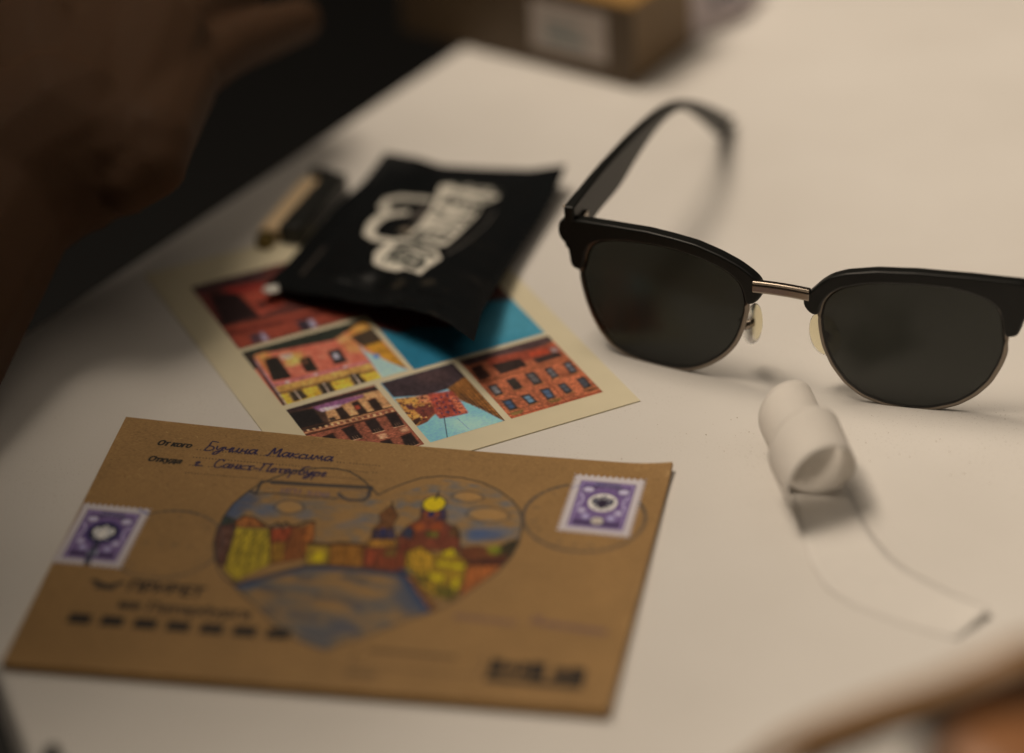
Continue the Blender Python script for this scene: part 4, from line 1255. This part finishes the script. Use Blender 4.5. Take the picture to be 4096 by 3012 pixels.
# outer end of the far side mirrors the near one
mirx = lambda p: (2 * GXC - p[0] - .6, p[1] - 0.2)
endR = [mirx(p) for p in browL[6:12]]
browR = browR_lo + endR + browR_in
for nm, bo, tp in (('brow', browL, topL[::-1]), ('brow', browR, topR)):
    o_ = smooth_closed(bo + tp[1:-1], 150, 1)
    slab('brow', o_, -2.6, 1.8, m_acet, gls, .75, seg=3)
for rim, tp, sgn in ((rimL, topL, 1), (rimR, topR, -1)):
    ring_ = rim + (tp[::-1] if sgn == 1 else tp)
    c_ = np.mean(np.array(ring_), 0)
    rg = smooth_closed(ring_, 140, 2)
    inn = c_ + (rg - c_) * .985
    # lens: slightly domed solid disc
    N = len(inn); verts, faces = [], []
    for side, zz in ((0, .3), (1, -1.3)):
        for k, f_ in enumerate((1.0, .75, .5, .25)):
            for x, y in c_ + (inn - c_) * f_:
                verts.append(gw(x, y, zz + .9 * (1 - f_ * f_)))
        verts.append(gw(c_[0], c_[1], zz + .9))
    st_ = 4 * N + 1
    for side in (0, 1):
        b_ = side * st_
        for k in range(3):
            for i in range(N):
                j = (i + 1) % N
                q_ = (b_ + k * N + i, b_ + k * N + j, b_ + (k + 1) * N + j, b_ + (k + 1) * N + i)
                faces.append(q_ if side == 0 else q_[::-1])
        for i in range(N):
            q_ = (b_ + 3 * N + i, b_ + 3 * N + (i + 1) % N, b_ + 4 * N)
            faces.append(q_ if side == 0 else q_[::-1])
    e0 = len(verts)
    verts += [verts[i] for i in range(N)] + [verts[st_ + i] for i in range(N)]
    for i in range(N):
        j = (i + 1) % N
        faces.append((e0 + i, e0 + N + i, e0 + N + j, e0 + j))
    mesh_obj('lens', verts, faces, m_lens, gls, True, base=GB)
    tube('rim_wire', [gw(x, y, -.4) for x, y in rg], .62, m_lensrim, gls, True, 10, sy=1.5)
    # dark groove seat between lens and wire
    g2 = c_ + (rg - c_) * .978
    tube('rim_seal', [gw(x, y, -.3) for x, y in g2], .42, m_acet, gls, True, 8)
# bridge bar
st = []
secs = np.linspace(-16.2, 1.2, 15)
verts, faces = [], []
prof = [(-1.95, -.7), (-1.95, .6), (-1.5, .95), (.6, .95), (1.0, .7), (1.25, 1.15), (1.75, 1.25), (2.05, .7), (2.05, -.4), (1.6, -.9), (-1.5, -.9)]
for x in secs:
    t = (x + 7.5) / 8.7
    yc = 32.1 + .0 * t + .35 * (1 - t * t)
    for py, pz in prof:
        verts.append(gw(x, yc + py + 1.2, 1.0 + pz * 1.1))
npf = len(prof)
for i in range(len(secs) - 1):
    for k in range(npf):
        l = (k + 1) % npf
        faces.append((i * npf + k, i * npf + l, (i + 1) * npf + l, (i + 1) * npf + k))
faces += [tuple(range(npf))[::-1], tuple((len(secs) - 1) * npf + k for k in range(npf))]
br = mesh_obj('bridge', verts, faces, m_metal, gls, False, base=GB)
bevel(br, .25, 2, 25)
# nose pads on wire arms
for sx, cx, cy in ((-1, -18.6, 17.2), (1, 4.0, 17.4)):
    c_ = gw(cx, cy, -6.2)
    nrm = -sx * GU * .62 - GN * .78
    lng = GV * .87 + sx * GU * -.5
    lng -= nrm * (lng @ nrm); lng /= np.linalg.norm(lng)
    wid = np.cross(nrm, lng)
    bm = bmesh.new()
    bmesh.ops.create_uvsphere(bm, u_segments=24, v_segments=14, radius=1)
    for v in bm.verts:
        x, y, z = v.co
        v.co = Vector(c_ + lng * (8.0 * y) + wid * (4.6 * x * (1 - .15 * y)) + nrm * (1.25 * z + .5 * (x * x)))
    pd = bm_obj('nose_pad', bm, m_pad, gls, True, base=GB)
    bm = bmesh.new()
    bmesh.ops.create_cone(bm, cap_ends=True, segments=14, radius1=1.5, radius2=1.3, depth=2.2)
    mtx = Matrix((wid, lng, nrm)).transposed().to_4x4()
    mtx.translation = Vector(c_ - nrm * 1.6)
    bm.transform(mtx)
    bxo = bm_obj('pad_mount', bm, m_metal, pd, True, base=GB)
    a0 = gw(cx + sx * 2.2, cy + 3.2, -.8)
    c1 = c_ - nrm * 2.4
    md = (a0 + c1) / 2 - GN * 1.0 + GV * 1.8
    arc = [(1 - t) ** 2 * a0 + 2 * t * (1 - t) * md + t * t * c1 for t in np.linspace(0, 1, 12)]
    tube('pad_arm', arc, .5, m_metal, pd, seg=8)
# temples
up_e = [(-6.7,46.3),(4.4,46.4),(20.5,46.4),(37.1,45.4),(54.2,44.1),(71.8,41.7),(85.3,38.9),(99,33.8),(113.1,26.5),(132.5,14.4),(149.6,2.9)]
lo_e = [(13.7,34.5),(24.4,33.9),(35.3,33.1),(41.3,34),(49.2,35.5),(58.9,36.4),(69.6,37),(80.5,36.2),(89.6,34.3),(98.8,30.6),(108.1,24.8),(119.5,16.2),(129.2,8.3),(137.2,1.6)]
HG = np.array([123.18245, 71.32437, 42.51655]); NBK = np.array([0.19917, 0.97996, 0.0])
lo_e = [(-4.0, 32.0)] + [(s, max(h, .2)) for s, h in lo_e]
up_e = [(max(s, -4.0), max(h, .5)) for s, h in up_e]


def arcres(L, n):
    P = np.array(L); d = np.r_[0, np.cumsum(np.linalg.norm(np.diff(P, axis=0), axis=1))]
    t = np.linspace(0, d[-1], n)
    R = np.stack([np.interp(t, d, P[:, k]) for k in (0, 1)], 1)
    for _ in range(6):
        R[1:-1] = .25 * R[:-2] + .5 * R[1:-1] + .25 * R[2:]
    return R


U_, L_ = arcres(up_e, 60), arcres(lo_e, 60)


def temple(off, mirror):
    xdir = GU if not mirror else -GU
    o0 = HG + GU * off
    bm = bmesh.new()
    rows = []
    for i in range(60):
        row = []
        for k, w_ in enumerate((-1.7, 1.7)):
            for e in (U_[i], L_[i]):
                row.append(bm.verts.new(o0 + NBK * e[0] + np.array([0, 0, 1]) * (e[1] - HG[2]) + xdir * w_))
        rows.append(row)
    for i in range(59):
        a, b = rows[i], rows[i + 1]
        bm.faces.new((a[0], a[1], b[1], b[0])); bm.faces.new((a[2], b[2], b[3], a[3]))
        bm.faces.new((a[0], b[0], b[2], a[2])); bm.faces.new((a[1], a[3], b[3], b[1]))
    bm.faces.new((rows[0][0], rows[0][2], rows[0][3], rows[0][1])); bm.faces.new((rows[59][0], rows[59][1], rows[59][3], rows[59][2]))
    t = bm_obj('temple', bm, m_acet, gls, True, base=GB)
    bevel(t, .7, 2, 40)
    m = t.modifiers.new('wn', 'WEIGHTED_NORMAL'); m.keep_sharp = False
    # metal hinge leaves on the inner face
    for dz, dy, sz in ((0, -1.0, (1.2, 5.0, 4.2)), (0, -5.2, (2.0, 1.3, 5.0))):
        bm = bmesh.new()
        bmesh.ops.create_cube(bm, size=1)
        for v in bm.verts:
            v.co = Vector(o0 + xdir * (2.2 + v.co.x * sz[0]) + NBK * (3.5 + dy * .6 + v.co.y * sz[1]) + np.array([0, 0, 1]) * (-3.5 + v.co.z * sz[2]))
        h = bm_obj('hinge', bm, m_metal, t, base=GB)
        bevel(h, .25)
    # screw plate glinting on top of the corner
    bm = bmesh.new()
    bmesh.ops.create_cube(bm, size=1)
    for v in bm.verts:
        v.co = Vector(o0 + xdir * (-.6 + v.co.x * 3.8) + NBK * (-2.2 + v.co.y * .9) + np.array([0, 0, 1]) * (3.0 + v.co.z * .5))
    bevel(bm_obj('hinge_cap', bm, m_metal, t, base=GB), .15)


temple(0, False)
temple(2 * (GXC + 77.6) - .6, True)

# ------------------------------------------------------------------ curled paper strip
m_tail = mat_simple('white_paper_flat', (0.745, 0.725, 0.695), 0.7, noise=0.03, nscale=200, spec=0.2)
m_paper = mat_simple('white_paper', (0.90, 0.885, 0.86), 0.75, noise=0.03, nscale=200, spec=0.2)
_pt = m_paper.node_tree
_tr = _pt.nodes.new('ShaderNodeBsdfTranslucent'); _tr.inputs[0].default_value = (0.92, 0.89, 0.85, 1)
_mx = _pt.nodes.new('ShaderNodeMixShader'); _mx.inputs[0].default_value = 0.42
_out = [n for n in _pt.nodes if n.type == 'OUTPUT_MATERIAL'][0]
_pt.links.new(_pt.nodes['Principled BSDF'].outputs[0], _mx.inputs[1]); _pt.links.new(_tr.outputs[0], _mx.inputs[2]); _pt.links.new(_mx.outputs[0], _out.inputs[0])
def see_through(m, fac):
    nt = m.node_tree
    out = [n for n in nt.nodes if n.type == 'OUTPUT_MATERIAL'][0]
    src = out.inputs[0].links[0].from_socket
    tp = nt.nodes.new('ShaderNodeBsdfTransparent'); mx = nt.nodes.new('ShaderNodeMixShader'); mx.inputs[0].default_value = fac
    nt.links.new(src, mx.inputs[1]); nt.links.new(tp.outputs[0], mx.inputs[2]); nt.links.new(mx.outputs[0], out.inputs[0])


see_through(m_paper, 0.12)
ax0 = np.array([194.9, 15.2, 9.0]); ax1 = np.array([209.1, -24.4, 12.0])
ax0[2] = ax1[2] = 0
AX = (ax1 - ax0) / np.linalg.norm(ax1 - ax0)
RT = np.array((AX[1], -AX[0], 0.0))
if RT[0] < 0: RT = -RT
rows = []
NTH = 110
for i in range(NTH):
    t = i / (NTH - 1)
    thd = -70 + 548 * t
    th = math.radians(thd)
    a_ = -9 + 22 * (thd + 60) / 360
    row = []
    for k in range(9):
        f_ = k / 8
        rr = 8.7 + 3.1 * t + .5 * (1 - f_) * t
        c_ = ax0 + AX * (a_ + 20.5 * f_) + np.array((0, 0, rr + .45))
        row.append(c_ - RT * (rr * math.sin(th)) + np.array((0, 0, 1)) * (rr * math.cos(th)))
    rows.append(row)
# the strip leaves the coil and runs out flat over the table
ea = resamp([(192.9,7.1,0.1),(197,-6.6,0.1),(201,-24.4,0.2),(203.1,-33.3,0.4),(206.1,-44,0.6),(211,-53.7,0.4),(217.6,-59.8,0.1),(228.9,-65.9,0.1),(239.8,-70.1,0.1),(247,-72.2,0.1)], 50)
eb = resamp([(207.8,8.5,0.3),(212.8,-4.9,0.2),(219.4,-22.1,0.1),(223,-29.4,0.1),(227.3,-36.5,0.1),(232,-41.9,0.1),(237.1,-45.9,0.1),(244.7,-51.4,0.1),(250.8,-55.8,0.9),(254.8,-60.5,2.4)], 50)
last = np.array(rows[-1])
for i in range(50):
    t = i / 49
    row = []
    bl = np.clip(1 - t / .12, 0, 1) ** 2
    for k in range(9):
        f_ = k / 8
        p_ = ea[i] * (1 - f_) + eb[i] * f_
        row.append(p_ * 1.0)
    rows.append(row)
R_ = np.array(rows)
P1 = R_[:NTH]; P2 = R_[NTH:]
P1[..., 2] = np.maximum(P1[..., 2], .35)
grid_pts = P1
roll = empty('paper_curl', (205, 0, 0), 'curled strip of white paper lying in front of the sunglasses', 'paper strip')
RB = np.array((205, 0, 0))
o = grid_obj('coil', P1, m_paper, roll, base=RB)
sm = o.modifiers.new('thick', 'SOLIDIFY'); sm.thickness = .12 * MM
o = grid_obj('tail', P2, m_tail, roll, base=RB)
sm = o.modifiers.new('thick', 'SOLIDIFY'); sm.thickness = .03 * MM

# ------------------------------------------------------------------ cardboard box at the back
BX = np.array((114.5, 243.0, 0.0)); bl_ = np.array((-.915, .405, 0)); brr = np.array((.405, .915, 0))
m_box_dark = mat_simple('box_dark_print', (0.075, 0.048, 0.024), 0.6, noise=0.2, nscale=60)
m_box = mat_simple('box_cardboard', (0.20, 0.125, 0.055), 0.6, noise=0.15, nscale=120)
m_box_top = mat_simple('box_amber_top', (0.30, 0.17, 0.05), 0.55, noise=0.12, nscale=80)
box = empty('cardboard_box', BX + bl_ * 50 + brr * 21, 'small brown box with white label at the back of the table', 'box')
BBs = BX + bl_ * 50 + brr * 21
LB, DB, HB = 104.0, 42.0, 31.0


def panel(name, o0, e1, e2, th_, mat, parent=None):
    nn = np.cross(e1, e2); nn = nn / np.linalg.norm(nn)
    bm = bmesh.new()
    v = []
    for d in (0, -th_):
        v.append([bm.verts.new(o0 + a * e1 + b * e2 + nn * d) for a, b in ((0, 0), (1, 0), (1, 1), (0, 1))])
    bm.faces.new(v[0]); bm.faces.new(v[1][::-1])
    for i in range(4):
        bm.faces.new((v[0][i], v[1][i], v[1][(i + 1) % 4], v[0][(i + 1) % 4]))
    o = bm_obj(name, bm, mat, parent or box, base=BBs)
    bevel(o, .4)
    return o


Zv = np.array((0, 0, 1.0))
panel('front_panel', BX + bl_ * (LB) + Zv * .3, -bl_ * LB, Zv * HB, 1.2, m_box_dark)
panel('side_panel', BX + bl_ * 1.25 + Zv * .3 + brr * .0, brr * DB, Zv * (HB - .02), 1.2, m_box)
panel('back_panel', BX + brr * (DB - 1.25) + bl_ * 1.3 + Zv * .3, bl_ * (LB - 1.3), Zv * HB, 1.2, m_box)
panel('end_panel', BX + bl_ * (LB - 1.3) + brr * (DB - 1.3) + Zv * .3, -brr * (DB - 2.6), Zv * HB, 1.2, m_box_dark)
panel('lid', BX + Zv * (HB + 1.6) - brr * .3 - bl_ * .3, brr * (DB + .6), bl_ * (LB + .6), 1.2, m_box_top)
nf = -brr
lab0 = BX + bl_ * 44 + Zv * 7.5 + nf * .15
lb = panel('label', lab0, -bl_ * 33, Zv * 19.5, .12, mat_simple('label_paper', (0.38, 0.33, 0.30), 0.5, noise=.05, nscale=60))
m_ltx = mat_simple('label_ink', (0.16, 0.20, 0.20), 0.6)
for k, (x0, x1, z0, z1) in enumerate(((6, 24, 4.0, 7.5), (6, 20, 9.0, 10.2), (6, 22, 12.0, 13.0))):
    bl2 = panel('label_print', lab0 - bl_ * x0 + Zv * z0 + nf * .08, -bl_ * (x1 - x0), Zv * (z1 - z0), .03, m_ltx, lb)

# printed packet leaning right behind the box
pk0 = BX + brr * 44 + bl_ * 2
m_pk = mat_simple('packet_film', (0.66, 0.58, 0.60), 0.35, noise=.25, nscale=45)
pkt = empty('printed_packet', pk0 + (15, 25, 0), 'pale printed packet standing behind the brown box', 'packet')
PKB = pk0 + (15, 25, 0)
bm = bmesh.new()
n1, n2 = 14, 8
pe = np.array((.52, .854, 0)); pf = np.array((-.854, .52, 0))
front = []
for j in range(n2):
    for i in range(n1):
        s, t = i / (n1 - 1), j / (n2 - 1)
        q_ = pk0 + pe * (s * 46) + Zv * (.4 + t * 24 * (1 - .55 * s)) + pf * (t * 6 - 3.5 * math.sin(math.pi * s) * math.sin(math.pi * t) + 1.0 * math.sin(7 * s + 3 * t))
        front.append(bm.verts.new(q_))
backv = []
for j in range(n2):
    for i in range(n1):
        s, t = i / (n1 - 1), j / (n2 - 1)
        q_ = pk0 + pe * (s * 46) + Zv * (.4 + t * 24 * (1 - .55 * s)) + pf * (7 + t * 2)
        backv.append(bm.verts.new(q_))
for j in range(n2 - 1):
    for i in range(n1 - 1):
        a = j * n1 + i
        bm.faces.new((front[a], front[a + 1], front[a + n1 + 1], front[a + n1]))
        bm.faces.new((backv[a], backv[a + n1], backv[a + n1 + 1], backv[a + 1]))
for i in range(n1 - 1):
    bm.faces.new((front[i], backv[i], backv[i + 1], front[i + 1])); a = (n2 - 1) * n1 + i
    bm.faces.new((front[a], front[a + 1], backv[a + 1], backv[a]))
for j in range(n2 - 1):
    a = j * n1
    bm.faces.new((front[a], front[a + n1], backv[a + n1], backv[a])); a = j * n1 + n1 - 1
    bm.faces.new((front[a], backv[a], backv[a + n1], front[a + n1]))
bm_obj('film', bm, m_pk, pkt, True, base=PKB)
bm = bmesh.new()
for (s0, s1, t0, t1) in ((.25, .62, .45, .72),):
    vs = []
    for s, t in ((s0, t0), (s1, t0), (s1, t1), (s0, t1)):
        vs.append(bm.verts.new(pk0 + pe * (s * 46) + Zv * (.4 + t * 24 * (1 - .55 * s)) + pf * (t * 6 - 3.5 * math.sin(math.pi * s) * math.sin(math.pi * t) + 1.0 * math.sin(7 * s + 3 * t) - 1.2)))
    bm.faces.new(vs)
o = bm_obj('print_panel', bm, mat_simple('packet_ink', (0.16, 0.14, 0.18), 0.4), pkt, base=PKB)
sm = o.modifiers.new('thick', 'SOLIDIFY'); sm.thickness = .3 * MM

# ------------------------------------------------------------------ cream and black lighter-like case behind the sachet
cA = np.array([(18.3,116.7,0)][0]); cB = np.array([(24.7,156.6,0)][0])
dirc = (cB - cA) / np.linalg.norm(cB - cA); prp = np.array((-dirc[1], dirc[0], 0))
Lc = np.linalg.norm(cB - cA)
case = empty('small_case', (cA + cB) / 2 + prp * 5, 'small cream case with a black side lying behind the black sachet', 'case')
CSB = (cA + cB) / 2 + prp * 5
m_cream = mat_simple('cream_plastic', alb((202, 164, 120)), 0.4)
m_blk = mat_simple('black_plastic', (0.012, 0.013, 0.012), 0.4)
m_gold = mat_simple('brass_cap', (0.20, 0.15, 0.05), 0.4, 0.7)


def cbox(name, o0, lx, ly, z0, z1, mat, bev, parent, base):
    bm = bmesh.new()
    bmesh.ops.create_cube(bm, size=1)
    for v in bm.verts:
        v.co = Vector(o0 + dirc * ((v.co.x + .5) * lx) + prp * ((v.co.y + .5) * ly) + Zv * (z0 + (v.co.z + .5) * (z1 - z0)))
    o = bm_obj(name, bm, mat, parent, base=base)
    bevel(o, bev, 3)
    return o


cbox('side', cA - prp * 5.2, Lc, 8.4, .3, 7.5, m_blk, 1.2, case, CSB)  # black side, widened to stand for the shadow between case and sachet
cbox('body', cA + prp * 3.25 + dirc * 1.0, Lc - 3, 7.5, .3, 5.2, m_cream, 1.0, case, CSB)
cbox('clip', cB - dirc * 2.5 - prp * .2, 3.4, 8.5, .4, 8.0, m_blk, 1.0, case, CSB)
cbox('cap', cA + prp * 4.0 - dirc * 5.4, 5.6, 5.5, .3, 5.0, m_gold, 1.2, case, CSB)

# ------------------------------------------------------------------ hand and forearm in shadow
def limb_body(name, bones, mat, voxel=1.6, smooth=8):
    """one continuous skin grown over tapered bones: (point a, point b, radius a, radius b), mm"""
    bm = bmesh.new()
    b0 = np.array(bones[0][0])
    for pa, pb_, ra, rb in bones:
        pa, pb_ = np.array(pa, float), np.array(pb_, float)
        n = max(2, int(np.linalg.norm(pb_ - pa) / 4))
        for k in range(n + 1):
            t = k / n
            bmesh.ops.create_icosphere(bm, subdivisions=2, radius=(ra + (rb - ra) * t) * MM, matrix=Matrix.Translation(Vector((pa + (pb_ - pa) * t - b0) * MM)))
    me = bpy.data.meshes.new(name)
    bm.to_mesh(me); bm.free()
    me.materials.append(mat)
    o = bpy.data.objects.new(name, me)
    link(o)
    o.location = Vector(b0) * MM
    r = o.modifiers.new('skin', 'REMESH'); r.mode = 'VOXEL'; r.voxel_size = voxel * MM; r.use_smooth_shade = True
    s = o.modifiers.new('smooth', 'SMOOTH'); s.factor = .5; s.iterations = smooth
    return o


def mat_skin(name, col):
    m, nt, b = mat_new(name)
    b.inputs['Base Color'].default_value = col + (1,)
    b.inputs['Roughness'].default_value = 0.6
    b.inputs['Specular IOR Level'].default_value = 0.05
    b.inputs['Subsurface Weight'].default_value = 0.15
    b.inputs['Subsurface Radius'].default_value = (0.004, 0.0015, 0.0008)
    tc = nt.nodes.new('ShaderNodeTexCoord'); n = nt.nodes.new('ShaderNodeTexNoise')
    n.inputs['Scale'].default_value = 400
    nt.links.new(tc.outputs['Object'], n.inputs['Vector'])
    bp = nt.nodes.new('ShaderNodeBump'); bp.inputs['Strength'].default_value = .15; bp.inputs['Distance'].default_value = .0005
    nt.links.new(n.outputs['Fac'], bp.inputs['Height']); nt.links.new(bp.outputs['Normal'], b.inputs['Normal'])
    return m


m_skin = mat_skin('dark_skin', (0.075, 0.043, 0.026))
HD = {k: v for k, v in zip(('fore', 'wrist', 'heel', 'pA', 'pB', 'pC', 'pD', 'kI', 'kM', 'kR', 'kL', 't1', 't2', 't3', 't4', 'i2', 'i3', 'i4', 'm2', 'm3', 'm4', 'r2', 'r3', 'r4', 'l2', 'l3', 'l4'),
     [(-68.3,-0.9,31),(-54.2,51.3,51.7),(-37.6,69.8,60.2),(-32.1,64,56.6),(-44.8,81.6,66.1),(-35.7,92.6,69),(-53,100.3,75.8),(-12.6,110.8,61.2),(-22.6,122.2,69.5),(-34.4,127.9,76.9),(-45.7,128.7,82.3),(-20.9,67.7,58.6),(-6.4,66.6,63.3),(-4.8,59.6,59.2),(-10.8,53.2,55),(-4.6,143.3,58.6),(1.7,168.5,52.6),(7.7,190.6,47.3),(-14.4,152.1,70.3),(-9.3,178.7,66.8),(-3.5,198.5,63.9),(-27.2,155.8,80.7),(-22.4,180.6,80.1),(-19.7,198.5,79.1),(-41.2,151.5,88.3),(-41.1,173.9,89.5),(-40.4,189.1,90.5)])}
E1_ = (-165.0, -40.0, 175.0); SH_ = (-118.0, -90.0, 430.0)
B_ = lambda a, b, ra, rb: (HD[a] if isinstance(a, str) else a, HD[b] if isinstance(b, str) else b, ra, rb)
bones = [B_('wrist', 'fore', 29, 35), B_('fore', E1_, 35, 44), B_('wrist', 'heel', 29, 30), B_('heel', 'kI', 27, 13), B_('heel', 'kM', 28, 13), B_('heel', 'kR', 28, 13), B_('wrist', 'kL', 28, 12),
         B_('pA', 'pC', 24, 20), B_('pB', 'pD', 24, 20), B_('heel', 't1', 26, 18), B_('kI', 't2', 15, 14), B_('kM', 't1', 20, 22), B_('t1', 't2', 18, 13.5), B_('t2', 't3', 13.5, 12), B_('t3', 't4', 12, 9.6),
         B_('kI', 'i2', 12, 10.5), B_('i2', 'i3', 10.5, 9.5), B_('i3', 'i4', 9.5, 8), B_('kM', 'm2', 12, 10.5), B_('m2', 'm3', 10.5, 9.5), B_('m3', 'm4', 9.5, 8),
         B_('kR', 'r2', 11.5, 10), B_('r2', 'r3', 10, 9), B_('r3', 'r4', 9, 7.5), B_('kL', 'l2', 10.5, 9), B_('l2', 'l3', 9, 8), B_('l3', 'l4', 8, 6.5)]
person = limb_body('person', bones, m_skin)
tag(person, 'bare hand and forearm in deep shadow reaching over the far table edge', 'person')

# added clothed arm and torso bulk out of view, shaped to shade the envelope
m_cloth = mat_simple('dark_cloth', (0.012, 0.011, 0.011), 0.9, noise=.3, nscale=300, bump=.4, bscale=900, spec=.1)
slv = limb_body('shade_sleeve', [((-128.0, -28.0, 130.0), E1_, 47, 58), (E1_, (-82.0, -78.0, 282.0), 58, 88), ((-82.0, -78.0, 282.0), SH_, 88, 104), (SH_, (-212.0, 122.0, 480.0), 104, 110)], m_cloth, 3.5, 6)
slv.parent = person
slv.location = slv.location - person.location
# ------------------------------------------------------------------ brown leather bag in the near corner
m_leather = mat_simple('brown_leather', (0.22, 0.09, 0.028), 0.45, noise=.2, nscale=60, bump=.3, bscale=500)
m_tan = mat_simple('tan_leather', (0.24, 0.13, 0.05), 0.5, noise=.15, nscale=80, bump=.2, bscale=500)
m_dkl = mat_simple('dark_leather', (0.035, 0.022, 0.014), 0.55)
pb = np.array([(264.1,-117.2,0)][0])
pouch = empty('leather_bag', pb, 'blurred brown leather bag with tan handle in the near right corner', 'bag')
outl = [(245,-224.5,82),(250.7,-214.6,82),(256.4,-205.4,82),(264.8,-197.1,82),(277.9,-192.6,82),(286.8,-222.3,82),(265.2,-246.8,82)]
oo = smooth_closed([(a, b) for a, b, c in outl], 60, 6)
cxy = oo.mean(0)
bm = bmesh.new()
lv = []
for z, f_ in ((.5, .9), (8, .97), (45, 1.0), (78, .99), (83, .95), (86, .8), (87, .5)):
    lv.append([bm.verts.new((cxy[0] + (x - cxy[0]) * f_, cxy[1] + (y - cxy[1]) * f_, z)) for x, y in oo])
for a, b in zip(lv[:-1], lv[1:]):
    for i in range(60):
        j = (i + 1) % 60
        bm.faces.new((a[i], a[j], b[j], b[i]))
bm.faces.new(lv[-1]); bm.faces.new(lv[0][::-1])
bm_obj('bag_body', bm, m_leather, pouch, True, base=pb)
tube('piping', [(cxy[0] + (x - cxy[0]) * 1.0, cxy[1] + (y - cxy[1]) * 1.0, 81) for x, y in oo], 4.6, m_dkl, pouch, True, 8, base=pb)


def strap(name, pts, w, th_, mat):
    P = resamp(pts, 50)
    T = np.gradient(P, axis=0); T /= np.linalg.norm(T, axis=1)[:, None]
    A = np.cross(T, (0, 0, 1.)); A /= np.linalg.norm(A, axis=1)[:, None]
    verts, faces = [], []
    for i in range(50):
        for a, b in ((-w / 2, 0), (w / 2, 0), (w / 2, th_), (-w / 2, th_)):
            verts.append(P[i] + A[i] * a + Zv * b)
    for i in range(49):
        for k in range(4):
            l = (k + 1) % 4
            faces.append((i * 4 + k, i * 4 + l, i * 4 + 4 + l, i * 4 + 4 + k))
    faces += [(3, 2, 1, 0), (196, 197, 198, 199)]
    o = mesh_obj(name, verts, faces, mat, pouch, False, base=pb)
    bevel(o, .5)
    return o


strap('handle', [(277.8,-183.7,82),(268.8,-197.3,90),(264.5,-202.9,92),(257.5,-206.5,90),(249.1,-208.1,86),(238.9,-207,80),(228.6,-206.5,74),(219.5,-205.4,68),(210.2,-203.5,60),(203.4,-199,50),(197.2,-165,15),(196.9,-154.7,1)], 7.5, 5.0, m_tan)
strap('handle_lining_shade', [(254.8,-203.2,82),(249,-204.3,80),(243.2,-204.1,77),(237.3,-202.9,73),(231.3,-202.5,69),(225.2,-200.7,63),(217.3,-198.2,55)], 9, 1.5, m_dkl)  # dark strip stands for the lining and the shade in the handle's gap

# ------------------------------------------------------------------ black cord end poking in at the bottom edge
cp = [(26.3,-147.6,2.5),(27,-152.1,2.5),(28.8,-161.6,2.5),(30,-175.3,2.5),(27.8,-192.2,2.5)]
cb0 = np.array(cp[1]); cb0[2] = 0
cord = tube('cord_end', resamp(cp, 30), [1.2] + [2.2] * 29, m_blk, None, base=cb0)
tag(cord, 'end of a thin black cord by the table edge below the envelope', 'cord')
